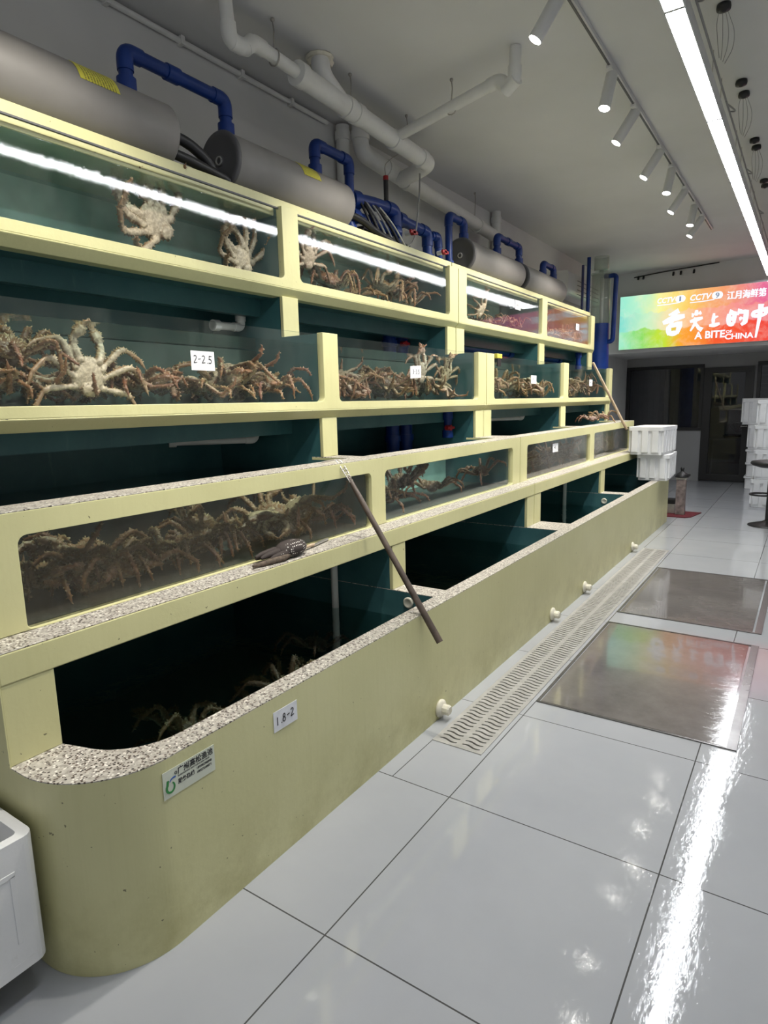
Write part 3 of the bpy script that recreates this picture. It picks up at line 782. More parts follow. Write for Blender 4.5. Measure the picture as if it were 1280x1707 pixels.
# top tier
crab('fold', (-1.12, 2.03, 2.25), facing(-50), 'pale crab with folded legs against the glass, upper left tank', None, 1.15, 'crabpale', X4-.006, 2.276)
crab('fold', (-1.14, 2.56, 2.25), facing(-25), 'pinkish crab pressed into the far corner of the upper left tank', None, .95, 'crabpale', X4-.02, 2.276)
crab('swim', (-1.15, 3.08, 2.25), facing(-10, 25), 'pale crab reaching up at the near end of the second top tank', None, .85, 'crabpale', X4-.01, 2.276)
pile(3.2, 4.6, lambda t: .09+.08*sin(pi*t), X4, 2.276, 2.55, 7, 'brown crab heaped in the second tank of the top tier', 'crabs in the second top tank', ('crab','crabpale','crab'), 21, .2)
crab('thin', (-1.15, 5.5, 2.36), facing(0, 30), 'thin-legged crab standing near the middle of the third top tank', None, .9, 'crabpale', X4-.01, 2.276)
pile(5.3, 6.65, lambda t: .04+.05*t, X4, 2.276, 2.5, 5, 'small crab on the floor of the third tank of the top tier', 'crabs in the third top tank', ('crab','crabpale'), 22, .2, ('thin','rest'), (.6,.8))
crab('fold', (-1.15, 7.0, 2.42), facing(40), 'pale crab clinging upright at the near end of the farthest top tank', None, 1.0, 'crabpale', X4-.01, 2.276)
pile(7.3, 8.45, lambda t: .03+.10*t, X4, 2.276, 2.55, 7, 'brown crab heaped in the farthest tank of the top tier', 'crabs in the farthest top tank', ('crab','crabpale'), 23, .2, ('thin','messy'), (.7,.95))
# third tier
crab('swim', (-.88, 1.42, 1.80), facing(4, 8), 'pale king crab held high with legs spread, left end of the middle tank', None, .98, 'crabpale', X3-.006, None, 1.925)
pile(.9, 1.35, lambda t: .22-.08*t, X3, 1.606, 1.93, 6, 'brown king crab in the heap at the left edge of the middle tank', 'crabs heaped at the left edge', ('crab','crab','crabpale'), 31, .2)
pile(1.35, 2.45, lambda t: .05+.02*sin(9*t), X3, 1.606, 1.8, 9, 'brown king crab on the floor of the large middle tank', 'crabs on the middle tank floor', ('crab','crab','crabpale'), 32, .22, ('rest','messy','wide'))
pile(2.3, 2.69, lambda t: .08+.14*(t>.5), X3, 1.606, 1.9, 3, 'dark king crab heaped in the far corner of the large middle tank', 'crabs in the far corner', ('crabdark','crab'), 33, .2)
pile(2.84, 3.35, lambda t: .26-.10*t, X3, 1.606, 1.95, 9, 'brown king crab in the tall heap at the near end of the 3-3.5 tank', 'crabs in the tall heap', ('crab','crabpale'), 34, .18)
crab('tall', (-.95, 3.62, 1.72), (0, 10, 70), 'long-legged crab standing left of the small white paper sign', None, 1.05, 'crab', X3-.01, 1.606)
crab('swim', (-.93, 4.02, 1.80), facing(-6, 15), 'pale crab raised against the glass right of the small paper sign', None, .95, 'crabpale', X3-.008)
crab('swim', (-.95, 4.42, 1.78), facing(12, 25), 'brown crab with hanging legs at the far end of the 3-3.5 tank', None, .9, 'crab', X3-.008)
pile(3.3, 4.6, lambda t: .06, X3, 1.606, 1.8, 6, 'brown king crab on the floor of the 3-3.5 tank', 'crabs on the second middle floor', ('crab','crabdark'), 35, .22)
pile(4.95, 6.68, lambda t: .04+.10*t, X3, 1.606, 1.86, 11, 'brown crab heaped in the third tank of the middle tier', 'crabs in the third middle tank', ('crab','crabpale','crab'), 36, .25)
pile(6.88, 8.48, lambda t: .15, X3, 1.606, 1.9, 11, 'crab heaped in the farthest tank of the middle tier', 'crabs in the farthest middle tank', ('crab','crabpale'), 37, .22, ('thin','messy','tall'))
# second tier
pile(.92, 1.5, lambda t: .10-.03*t, X2, .936, 1.17, 8, 'brown king crab in the heap at the left end of the lower window', 'crabs at the left of the lower window', ('crab','crabpale','crab'), 41, .25)
pile(1.45, 2.0, lambda t: .01, X2, .936, 1.02, 5, 'king crab lying low behind the middle of the lower window', 'crabs behind the lower window', ('crabdark','crab'), 42, .25)
pile(2.0, 2.69, lambda t: .02+.08*t, X2, .936, 1.18, 8, 'crab heaped behind the glove at the far end of the lower window', 'crabs behind the glove', ('crab','crab','crabpale'), 43, .25)
pile(2.84, 3.5, lambda t: .10-.08*t, X2, .936, 1.12, 4, 'brown crab at the near end of the green second-tier tank', 'crabs at the near end of the green tank', ('crab','crabdark'), 44, .2)
crab('rest', (-.66, 3.82, 1.0), (0, 0, 30), 'crab resting mid-floor in the green second-tier tank', None, .85, 'crab', X2-.01, .936)
crab('rest', (-.62, 4.42, 1.05), (0, -15, 80), 'reddish crab at the far end of the green second-tier tank', None, .85, 'crab', X2-.01, .936)
pile(4.95, 6.68, lambda t: .05+.08*t, X2, .936, 1.18, 14, 'crab crowded in the third tank of the second tier', 'crabs in the third lower tank', ('crab','crabpale'), 45, .2, ('thin','messy','tall'), (.7,.95))
pile(6.88, 8.48, lambda t: .10, X2, .936, 1.18, 9, 'crab crowded in the farthest tank of the second tier', 'crabs in the farthest lower tank', ('crab','crabpale'), 46, .2, ('thin','messy','tall'), (.7,.95))
# bottom trough
pile(1.1, 2.68, lambda t: .30, -.10, .04, .44, 16, 'dark king crab under water in the nearest bay of the bottom tank', 'crabs in the nearest bottom bay', ('crab','crab','crabpale'), 51, .42, ('rest','wide','messy'), off=.20)
pile(2.9, 4.5, lambda t: .05, -.2, .04, .3, 5, 'dark crab on the floor of the second bay of the bottom tank', 'crabs in the second bottom bay', ('crabdark','crab'), 52, .5, ('rest','wide'), off=.2)
# crabs lying on the far rim
crab('rest', (-.60, 7.25, 1.36), (0, 0, 20), 'dark crab lying on the rim below the third-tier tanks, nearer one', None, .7, 'crabdark', None, 1.298)
crab('messy', (-.62, 7.75, 1.36), (0, 0, 100), 'dark crab lying on the rim behind the pale wooden pole', None, .8, 'crabdark', None, 1.298)

# ================================================================== SIGNS AND PAPERS
def sheet(name, label, cat, x, y0, y1, z0, z1, mat, group=None, skew=0.0):
    b = MB(); P = [(y0, z0), (y1, z0+skew), (y1, z1+skew), (y0, z1)]
    b.plate([P], YZ, x, x+.0012); o = b.build(name, mat)
    return tag(o, label, cat, group)
p = sheet('price_note', 'white paper note reading 1.8-2 on the front of the bottom tank', 'note', .0008, 1.433, 1.552, .472, .546, M['paper'])
handwrite('ink', '1.8-2', frame_x(.0022, 1.442, .492), .031, p, .1, .06)
p = sheet('price_note', 'white paper note reading 2-2.5 on the glass of the nearest middle tank', 'note', -.7665, 1.828, 1.956, 1.742, 1.824, M['paper'])
handwrite('ink', '2-2.5', frame_x(-.7651, 1.84, 1.772), .034, p, .09)
p = sheet('price_note', 'white paper note reading 3-3.5 among crabs in the second middle tank', 'note', -.7665, 3.618, 3.756, 1.742, 1.822, M['paper'], None, .008)
handwrite('ink', '3-3.5', frame_x(-.7651, 3.645, 1.772), .03, p, .11)
for (lab, xx, a, c, z0, z1) in (('small white paper note on the third tank of the middle tier', -.7665, 5.79, 5.93, 1.738, 1.815),
        ('small white paper note on the farthest tank of the middle tier', -.7665, 7.68, 7.80, 1.735, 1.81),
        ('small white paper note on the third tank of the top tier', -1.0165, 5.99, 6.13, 2.46, 2.546),
        ('small white paper note on the farthest tank of the top tier', -1.0165, 7.915, 8.035, 2.42, 2.496),
        ('small white paper note on the third tank of the second tier', -.4725, 5.585, 5.73, 1.11, 1.187)):
    p = sheet('price_note', lab, 'note', xx, a, c, z0, z1, M['paper'], 'small paper notes on the glass')
    handwrite('ink', '~|', frame_x(xx+.0014, a+.035, z0+.025), .036, p, .1)
# maker's sticker
p = sheet('maker_sticker', 'pale sticker with green logo and Chinese lettering near the rounded tank corner', 'sticker', .0008, .985, 1.173, .476, .560, M['label'])
FX = lambda y, z: frame_x(.0021, y, z)
text_mesh('lettering', '广州高松渔池', .0235, FX(1.036, .535), M['ink'], p, .0006, .0003, squeeze=.93)
text_mesh('lettering', 'GUANGZHOU GAO SONG FISH TANK', .0068, FX(1.036, .5255), M['ink'], p, .0001, .0003)
text_mesh('lettering', '服务热线', .0165, FX(1.036, .504), M['ink'], p, .0005, .0003, squeeze=.9)
text_mesh('lettering', '18998298898', .0105, FX(1.103, .513), M['ink'], p, .0003, .0003)
text_mesh('lettering', '18027248871', .0105, FX(1.103, .500), M['ink'], p, .0003, .0003)
M['green'] = simple('logo_green', (0.03, 0.22, 0.05), 0.5); M['logoblue'] = simple('logo_blue', (0.03, 0.10, 0.35), 0.5)
b = MB(); ribbon(b, [(.012,.042)] + arc(.0195,.018,.0135,.015,140,415,18), lambda t: .0075-.003*t, FX(.990, .488)); b.build('logo_swirl', M['green'], p, recalc=False)
b = MB(); ribbon(b, arc(.033,.030,.016,.012,165,70,8), lambda t: .002+.003*t, FX(.990, .490)); b.build('logo_wave', M['logoblue'], p, recalc=False)
b = MB(); ribbon(b, arc(.0405,.054,.004,.004,0,360,14), .0014, FX(.990, .488)); b.build('logo_ring', M['ink'], p, recalc=False)
# bright sign on the upper wall
def sign_mat():
    m, nt, out = new_mat('backlit_print')
    v = coords(nt); sp = nt.nodes.new('ShaderNodeSeparateXYZ'); L(nt, v, sp.inputs[0])
    X = sp.outputs[0]; Z = sp.outputs[2]
    wob = mathn(nt, 'MULTIPLY', mathn(nt, 'SUBTRACT', noise(nt, v, 2.2, 4), .5), .55)
    xx = mathn(nt, 'ADD', X, wob)
    xx = mathn(nt, 'DIVIDE', mathn(nt, 'SUBTRACT', xx, -1.31), 3.0)
    upper = ramp(nt, xx, [(0, (.30,.80,.62)), (.10, (.45,.85,.60)), (.20, (.93,.90,.32)), (.33, (.95,.60,.13)), (.50, (.90,.36,.16)), (.66, (.80,.16,.30)), (1, (.62,.10,.35))])
    mid = ramp(nt, xx, [(0, (.22,.72,.62)), (.14, (.55,.85,.55)), (.27, (.95,.75,.40)), (.40, (.95,.42,.22)), (.56, (.90,.30,.28)), (1, (.75,.08,.20))])
    low = ramp(nt, xx, [(0, (.35,.80,.55)), (.12, (.25,.70,.12)), (.22, (.55,.75,.05)), (.33, (.95,.38,.04)), (.5, (.90,.10,.035)), (.75, (.85,.07,.06)), (1, (.8,.05,.10))])
    hill = mathn(nt, 'ADD', mathn(nt, 'MULTIPLY', noise(nt, coords(nt, scale=(1, 0, 0)), 2.6, 3), .28), 2.52)
    hill2 = mathn(nt, 'ADD', mathn(nt, 'MULTIPLY', noise(nt, coords(nt, scale=(1.3, 0, 0)), 3.4, 3), .30), 2.78)
    c = mixc(nt, ramp_f(nt, mathn(nt, 'SUBTRACT', Z, hill2), .015, 0), upper, mid)
    c = mixc(nt, ramp_f(nt, mathn(nt, 'SUBTRACT', Z, hill), .02, 0), c, low)
    wash = ramp_f(nt, noise(nt, v, 6, 6, .7, .6), .45, .8)
    c = mixc(nt, mathn(nt, 'MULTIPLY', wash, .35), c, (.95, .90, .75))
    em = N(nt, 'ShaderNodeEmission'); L(nt, c, em.inputs[0]); em.inputs[1].default_value = SIGN_E
    L(nt, em.outputs[0], out.inputs[0]); return m
SX0, SX1, SZ0, SZ1, SY = -1.318, 2.3, 2.378, 3.232, 11.2
sg = thing('backlit_sign', 'wide backlit sign printed with rainbow watercolour hills and white lettering', 'sign', (.5, SY+.09, SZ0))
b = MB(); b.box(SX0, SX1, SY+.012, 11.379, SZ0, SZ1); b.build('sign_box', M['alu'], sg, bevel=.004)
b = MB(); b.box(SX0+.004, SX1-.004, SY, SY+.0125, SZ0+.004, SZ1-.004); b.build('sign_face', sign_mat(), sg)
M['letter'] = emit('lit_white_lettering', (.86, .90, 1.0), 1.15); M['letterdark'] = emit('lit_grey_lettering', (.36, .40, .50), .8)
FY = lambda x, z: frame_my(x, SY-.0015, z)
ZR = lambda m, deg: m @ Matrix.Rotation(radians(deg), 4, 'Z')
# big brush-style title: strokes of varying width
def brush(parent, name, strokes, x, z, sx, sy, wd):
    s = (sx*sy)**.5
    b = MB()
    for st in strokes:
        k = st[2] if len(st) > 2 else 1.0
        pts = [Vector(q) for q in st[0]]
        P = []
        for i in range(len(pts)-1):
            for q in range(5): P.append(pts[i].lerp(pts[i+1], q/5))
        P.append(pts[-1])
        ribbon(b, [((q[0])*sx, (q[1])*sy) for q in P], lambda t, kk=k, ty=st[1]: wd*s*kk*((1.15-.75*t) if ty == 'f' else (.7+.5*sin(pi*t)) if ty == 'm' else (.6+.6*t)), FY(x, z))
    return b.build(name, M['letter'], parent, recalc=False)
SHE = [([(.72,.98),(.45,.88),(.28,.84)],'f'), ([(.04,.55),(.5,.70),(.98,.76)],'m',1.2), ([(.55,.90),(.46,.62),(.34,.42)],'f',1.1), ([(.28,.42),(.34,.06)],'m'), ([(.28,.40),(.80,.48),(.68,.10)],'m'), ([(.34,.10),(.70,.14)],'m')]
JIAN = [([(.50,1.0),(.50,.74)],'m'), ([(.30,.86),(.22,.68)],'f'), ([(.66,.88),(.84,.80)],'f',1.2), ([(.08,.48),(.50,.56),(.95,.62)],'m',1.1), ([(.50,.66),(.42,.36),(.14,.04)],'f',1.2), ([(.46,.40),(.70,.16),(.95,.06)],'g',1.2)]
SHANG = [([(.44,.92),(.40,.50),(.42,.22)],'m',1.1), ([(.46,.64),(.78,.70)],'f',1.1), ([(.10,.16),(.50,.16),(.92,.24)],'m',1.3)]
DE = [([(.28,.98),(.16,.80)],'f'), ([(.14,.80),(.16,.20)],'m',1.1), ([(.16,.78),(.42,.82),(.40,.26)],'m'), ([(.16,.52),(.40,.54)],'m'), ([(.14,.22),(.42,.24)],'m'), ([(.66,1.0),(.56,.68)],'f'), ([(.60,.82),(.96,.84),(.92,.30),(.74,.16)],'m',1.1), ([(.66,.58),(.76,.44)],'g')]
ZHONG = [([(.18,.74),(.24,.46)],'m'), ([(.16,.72),(.88,.84),(.78,.54)],'m',1.1), ([(.22,.50),(.80,.56)],'m'), ([(.56,1.12),(.52,.40),(.40,-.62)],'f',1.3)]
for st, x0, x1, z0, z1, zlo in ((SHE, -.644, -.326, 2.561, 2.937, .06), (JIAN, -.254, -.06, 2.599, 2.912, .04), (SHANG, .017, .185, 2.662, 2.861, .16), (DE, .261, .53, 2.629, 2.87, .14), (ZHONG, .601, .801, 2.433, 2.914, -.62)):
    sy = (z1-z0)/((1.12 if zlo < 0 else 1.0)-zlo); sx = (x1-x0)/(.94 if st is not ZHONG else .75)
    brush(sg, 'lettering', st, x0-.03*sx-(.12*sx if st is ZHONG else 0), z0-zlo*sy, sx, sy, .19)
def fit_text(body, x0, x1, z0, z1, mat, bold=.002, shear=0.0, y=SY-.0015):
    o = text_mesh('lettering', body, .1, Matrix.Identity(4), mat, sg, bold, .001, shear)
    me = o.data; xs = [v.co.x for v in me.vertices]; ys = [v.co.y for v in me.vertices]
    kx = (x1-x0)/(max(xs)-min(xs)); ky = (z1-z0)/(max(ys)-min(ys))
    me.transform(frame_my(x0, y, z0) @ Matrix.Diagonal((kx, ky, 1, 1)) @ Matrix.Translation((-min(xs), -min(ys), 0)))
fit_text('A BITE', -.168, .257, 2.47, 2.583, M['letter'], .003); fit_text('OF', .267, .35, 2.527, 2.573, M['letter'], .003)
fit_text('CHINA', .258, .64, 2.433, 2.518, M['letter'], .003)
for dx, dz, dy in ((-.006,0,0), (.006,0,.0004), (0,.004,.0008)): fit_text('江月海鲜第', .256+dx, .763+dx, 3.02+dz, 3.141+dz, M['letter'], 0.0, 0, SY-.0015-dy)      # heavy strokes
for x0, x1, p0, z0, z1, nmb in ((-.739, -.45, -.475, 3.065, 3.15, '1'), (-.259, .065, .045, 3.058, 3.15, '9')):
    fit_text('CCTV', x0, x1-.02, z0, z1, M['letter'], .003, .25)
    b = MB(); b.plate([rrect(p0, p0+.15, z0-.008, z1+.008, .05)], XZ, SY-.003, SY-.0005); b.build('numeral_pill', M['letter'], sg)
    fit_text(nmb, p0+.06-(.012 if nmb == '9' else 0), p0+.085+(.018 if nmb == '9' else 0), z0+.006, z1-.008, M['letterdark'], .002, 0, SY-.0045)
    b = MB(); ribbon(b, [(0,0),(.17,.001),(.34,.014)], .014, FY(x0, z0-.026)); b.build('underline', M['letter'], sg, recalc=False)

# ================================================================== TUBES AND PIPES
TX, TZ, TR = -1.205, 2.845, .145
tube_lab = ['grey cylinder with yellow label lying at the left end of the top shelf', 'second grey cylinder from the left, its dark end cap and yellow label showing',
            'third grey cylinder from the left, pale shell and dark end cap', 'farthest grey cylinder, next to the wall unit']
for i, (a, c) in enumerate(((.9, 2.11), (2.47, 3.47), (5.2, 6.38), (6.47, 7.68))):
    t = thing('filter_tube', tube_lab[i], 'filter cylinder', (TX, a, 2.70), 'grey cylinders on the top shelf')
    b = MB(); b.lathe([(TR-.004, a+.012), (TR, a+.016), (TR, c-.008), (TR-.006, c)], (TX, 0, TZ), 48, axis='y'); b.build('shell', M['greytube'], t)
    b = MB(); b.lathe([(.0005, a-.004), (.022, a-.004), (.024, a-.002), (.024, a+.001), (.030, a+.001), (TR-.03, a+.001), (TR-.025, a-.004), (TR-.004, a-.004), (TR+.004, a+.002), (TR+.004, a+.014), (TR-.006, a+.016)], (TX, 0, TZ), 48, axis='y'); capo = b.build('end_cap', M['darkcap'], t)
    b = MB(); b.tube([(TX+.019*cos(q*pi/12), a-.006, TZ+.019*sin(q*pi/12)) for q in range(25)], .005, 8, caps=False); b.build('socket', M['cable'], capo)
    if i < 2:
        yl = (1.72, 3.06)[i]; V = []; F = []; n = 8; wd = (.088, .075)[i]
        for k in range(n+1):
            an = radians(62 - 44*k/n)
            for rr in (TR+.0006, TR+.0022):
                for yy in (-wd, wd): V.append((rr*cos(an), yy, rr*sin(an)))
        for k in range(n):
            o_ = 4*k; F += [(o_+2, o_+3, o_+7, o_+6), (o_, o_+4, o_+5, o_+1), (o_, o_+2, o_+6, o_+4), (o_+1, o_+5, o_+7, o_+3)]
        F += [(0,1,3,2), (4*n, 4*n+2, 4*n+3, 4*n+1)]
        b = MB(); b.add(V, F, 0, False); o = b.build('instruction_label', M['yellowlabel']); o.location = (TX, yl, TZ); put(o, t)
        o['label'] = 'yellow instruction label'
def pvc(name, label, cat, path, r, mat, collars=(), group=None, bend=None, ends=True):
    t = thing(name, label, cat, path[0], group)
    bend = bend or r*1.9
    b = MB(); b.tube(fillet(path, bend), r, 18); b.build('pipe_run', mat, t)
    P = [Vector(p) for p in path]
    for i in range(1, len(P)-1):                      # elbow sockets
        a = (P[i-1]-P[i]).normalized(); c = (P[i+1]-P[i]).normalized(); d = bend
        if a.angle(c) > radians(165): continue
        b = MB(); b.tube(fillet([P[i]+a*(d+r*.8), P[i], P[i]+c*(d+r*.8)], d), r*1.17, 18); b.build('elbow', mat, t)
    if ends:
        for q, w_ in ((P[0], P[1]), (P[-1], P[-2])):
            d = (w_-q).normalized(); b = MB(); b.cyl(q, q+d*r*1.9, r*1.38, 18); b.build('coupling', mat, t)
    for (q, d, l) in collars:
        q = Vector(q); d = Vector(d).normalized(); b = MB(); b.cyl(q-d*l/2, q+d*l/2, r*1.2, 18); b.build('coupling', mat, t)
    return t
tz = TZ+TR-.008; BR = .031
pvc('blue_pipe', 'blue pipe bridging the first and second grey cylinders', 'pipe', [(TX,1.945,tz),(TX,1.945,3.155),(TX,2.53,3.155),(TX,2.53,tz)], BR, M['bluepvc'], [((TX,2.2,3.155),(0,1,0),.07)])
pvc('blue_pipe', 'blue pipe arching from the second grey cylinder down behind the tanks', 'pipe', [(TX,3.25,tz),(TX,3.25,3.165),(TX,3.60,3.165),(TX,3.60,2.704)], BR, M['bluepvc'])
pvc('blue_pipe', 'blue pipe rising from the shelf onto the third grey cylinder', 'pipe', [(TX,4.99,2.704),(TX,4.99,3.13),(TX,5.27,3.13),(TX,5.27,tz)], BR, M['bluepvc'])
pvc('blue_pipe', 'blue pipe bridging the third and fourth grey cylinders', 'pipe', [(TX,5.98,tz),(TX,5.98,3.155),(TX,6.54,3.155),(TX,6.54,tz)], BR, M['bluepvc'], [((TX,6.25,3.155),(0,1,0),.06)])
pvc('blue_pipe', 'short blue pipe arching off the farthest grey cylinder', 'pipe', [(TX,7.25,tz),(TX,7.25,3.11),(TX,7.60,3.11),(TX,7.60,tz)], BR, M['bluepvc'])
# manifold between second and third cylinders
mx = -1.25
pvc('blue_pipe', 'thick blue upright pipe just past the second grey cylinder', 'pipe', [(mx-.02,3.50,2.704),(mx-.02,3.50,2.99)], .045, M['bluepvc'])
pvc('blue_pipe', 'blue pipe running level behind the cables, elbow turned down', 'pipe', [(mx,3.66,2.95),(mx,3.90,2.985),(mx,4.22,3.0),(mx,4.22,2.704)], .045, M['bluepvc'], [((mx,4.22,2.79),(0,0,1),.08)])
pvc('blue_pipe', 'blue pipe sloping from the cables to the red valves', 'pipe', [(mx-.02,4.28,2.965),(mx-.02,4.74,2.955),(mx-.02,4.74,2.704)], .040, M['bluepvc'])
pvc('blue_pipe', 'short blue elbow pipe beside the small red valve', 'pipe', [(mx,4.76,2.93),(mx,4.88,2.945),(mx,4.90,2.704)], .032, M['bluepvc'], ends=False)
pvc('blue_pipe', 'low blue crosspipe under the cables on the shelf', 'pipe', [(mx+.03,3.62,2.84),(mx+.03,4.20,2.84)], .036, M['bluepvc'], [((mx+.03,3.85,2.84),(0,1,0),.07)])
for lab, q in (('red valve handle on the blue pipe beside the hanging cable', (mx+.07,4.34,2.86)), ('small red valve between the two blue elbows', (mx+.08,4.82,2.80))):
    t = thing('valve', lab, 'valve', q, 'red valves on the shelf pipes')
    b = MB(); b.cyl((q[0]-.05,q[1],q[2]), (q[0]+.0,q[1],q[2]), .018, 14); b.build('valve_stem', M['whitepvc'], t)
    b = MB(); b.cyl((q[0],q[1],q[2]), (q[0]+.03,q[1],q[2]), .02, 10); b.box(q[0]+.012, q[0]+.03, q[1]-.05, q[1]+.05, q[2]-.012, q[2]+.012); b.build('valve_handle', M['red'], t, bevel=.003)
b = MB(); b.box(-1.55, -1.16, 3.68, 4.30, 2.701, 2.76); b.box(-1.5, -1.2, 3.75, 4.2, 2.76, 2.80)
tag(b.build('pump_box', M['black'], bevel=.01), 'flat black box lying on the shelf under the tangled cables', 'box')
rc = random.Random(3)
cab_lab = ['black cable looping down over the blue pipes', 'thick black cable beside the grey ones in the tangle', 'pale grey cable curving over the blue manifold',
           'light grey cable drooping to the shelf edge', 'black cable hanging nearest the blue elbow', 'thin white cable in the middle of the tangle']
for i, (m_, r_) in enumerate((('black',.009),('black',.013),('cable',.008),('cable',.007),('black',.011),('knobw',.006))):
    y = 3.60 + .05*i
    P = [(-1.5, y-.02, 3.03+.02*i), (-1.36, y+.02, 3.07+rc.uniform(-.02,.02)), (-1.22, y+.08+rc.uniform(0,.05), 2.98), (-1.16, y+.14+.02*i, 2.84), (-1.13, y+.18+.03*i, 2.715)]
    b = MB(); b.tube(fillet(P, .08, 5), r_, 8); tag(b.build('power_cable', M[m_]), cab_lab[i], 'cable', 'tangled cables on the shelf')
b = MB(); b.tube(fillet([(-1.17,2.105,2.86),(-1.15,2.22,2.85),(-1.13,2.32,2.79),(-1.13,2.36,2.735),(-1.12,2.44,2.72)], .06), .026, 14); b.tube(fillet([(-1.14,2.105,2.77),(-1.12,2.2,2.755),(-1.11,2.33,2.735),(-1.12,2.42,2.73)], .05), .024, 14)
tag(b.build('hose', M['black']), 'pair of black hoses joining the end of the first grey cylinder', 'hose')
b = MB(); b.tube(fillet([(-1.2,3.46,2.82),(-1.15,3.62,2.81),(-1.12,3.8,2.74),(-1.12,3.98,2.72)], .08), .022, 12)
tag(b.build('hose', M['black']), 'black hose leaving the second grey cylinder toward the cables', 'hose')
t = thing('heater_rod', 'black rod with red cap hanging by a wire above the blue pipes', 'heater rod', (-1.3, 4.18, 3.08))
b = MB(); b.cyl((-1.3,4.185,3.06), (-1.3,4.185,3.215), .018, 16); b.build('rod_body', M['black'], t)
b = MB(); b.cyl((-1.3,4.185,3.215), (-1.3,4.185,3.245), .02, 16); b.build('rod_cap', M['red'], t)
b = MB(); b.tube(fillet([(-1.3,4.185,3.24),(-1.32,4.2,3.33),(-1.33,4.33,3.42),(-1.33,4.40,3.46)], .05), .003, 6); b.build('wire', M['wire'], t)
b = MB(); b.tube(fillet([(-1.2,4.45,3.44),(-1.2,4.52,3.40),(-1.18,4.47,3.15),(-1.18,4.43,2.95),(-1.16,4.35,2.80),(-1.15,4.22,2.73)], .15), .006, 8)
tag(b.build('hanging_cable', M['cable']), 'thin grey cable hanging from the thick drain pipe past the blue pipes', 'cable')
# ---- white drain pipes under the ceiling
WP = M['whitepvc']
t = thing('drain_pipe', 'thick white drain pipe hung below the ceiling with a branch to the ceiling', 'pipe', (-1.08, 3.1, 3.4))
b = MB(); b.tube([(-1.085,2.98,3.42),(-1.12,4.45,3.385)], .058, 24); b.build('pipe_run', WP, t)
b = MB(); b.tube(fillet([(-1.13,3.24,3.619),(-1.10,3.22,3.50),(-1.095,3.40,3.41)], .09), .056, 20); b.build('branch', WP, t)
b = MB(); b.lathe([(.075,3.60),(.085,3.612),(.08,3.619)], (-1.13,3.24,0), 12, smooth=False); b.lathe([(.068,3.575),(.082,3.60)], (-1.14,3.26,0), 9, smooth=False); b.build('foam_collar', M['knobw'], t)
for yy in (3.0, 3.46, 3.56, 4.02, 4.40):
    b = MB(); b.tube([(-1.085-.024*(yy-2.98),yy-.03,3.42-.024*(yy-2.98)),(-1.085-.024*(yy-2.98),yy+.03,3.42-.024*(yy-2.98)-.001)], .066, 24); b.build('coupling', WP, t)
b = MB(); b.tube(fillet([(-1.12,4.42,3.386),(-1.121,4.52,3.383),(-1.25,4.55,3.36),(-1.43,4.60,3.35)], .07), .058, 20); b.build('elbow', WP, t)
pvc('drain_pipe', 'thin white pipe with a trap feeding the thick drain pipe from the near side', 'pipe', [(-1.11,2.48,3.619),(-1.10,2.49,3.39),(-1.09,2.58,3.385),(-1.09,2.64,3.44),(-1.088,2.98,3.425)], .034, WP, bend=.05, ends=False)
pvc('drain_pipe', 'long white pipe crossing below the ceiling from the right to the thick drain', 'pipe', [(-.145,3.84,3.619),(-.15,3.84,3.44),(-.20,3.86,3.42),(-.26,3.88,3.49),(-1.10,4.02,3.41)], .034, WP, bend=.05, ends=False)
t = thing('drain_pipe', 'white drain pipe sloping along the left wall behind the cylinders', 'pipe', (-1.47, 4.1, 3.5))
b = MB(); b.tube(fillet([(-1.46,4.10,3.60),(-1.46,4.10,3.42),(-1.46,4.40,3.40),(-1.48,6.50,3.31)], .12, 8), .06, 22); b.build('pipe_run', WP, t)
for q0, q1 in (((-1.46,4.10,3.56),(-1.46,4.10,3.50)), ((-1.46,4.42,3.397),(-1.461,4.48,3.394)), ((-1.464,4.72,3.387),(-1.465,4.78,3.384)), ((-1.477,6.1,3.327),(-1.478,6.16,3.324))):
    b = MB(); b.cyl(q0, q1, .068, 22); b.build('coupling', WP, t)
for lab, y, zz in (('white upright pipe on the left wall behind the first blue arch', 4.03, 2.72), ('white upright pipe on the left wall near the third grey cylinder', 6.78, 2.72)):
    b = MB(); b.cyl((XW+.06,y,zz), (XW+.06,y,3.619 if y > 5 else 3.60), .05, 22); b.tube([(XW+.06,y,3.56),(XW+.06,y,3.50)], .058, 22)
    tag(b.build('riser_pipe', WP), lab, 'pipe', 'white riser pipes')
for i, (x, y, z) in enumerate(((-1.09,2.80,3.47),(-1.10,3.50,3.47),(-1.12,4.20,3.45),(-.62,3.94,3.49),(-1.475,6.05,3.39))):
    lab = ['thin wire hanger holding the small trap pipe', 'thin wire hanger on the thick drain pipe past its branch', 'thin wire hanger at the end of the thick drain pipe', 'thin wire hanger on the pipe crossing from the right', 'thin wire hanger on the pipe along the left wall'][i]
    b = MB(); b.tube([(x,y,3.62),(x+.006,y,3.56),(x-.004,y+.004,z)], .004, 6); b.ball((x,y,3.612), .012, 0, 8, 6)
    b.tube([(x+.038*cos(a_*pi/6), y, z-.04+.042*sin(a_*pi/6)) for a_ in range(13)], .004, 6)
    tag(b.build('pipe_hanger', M['wire']), lab, 'pipe hanger', 'wire pipe hangers')
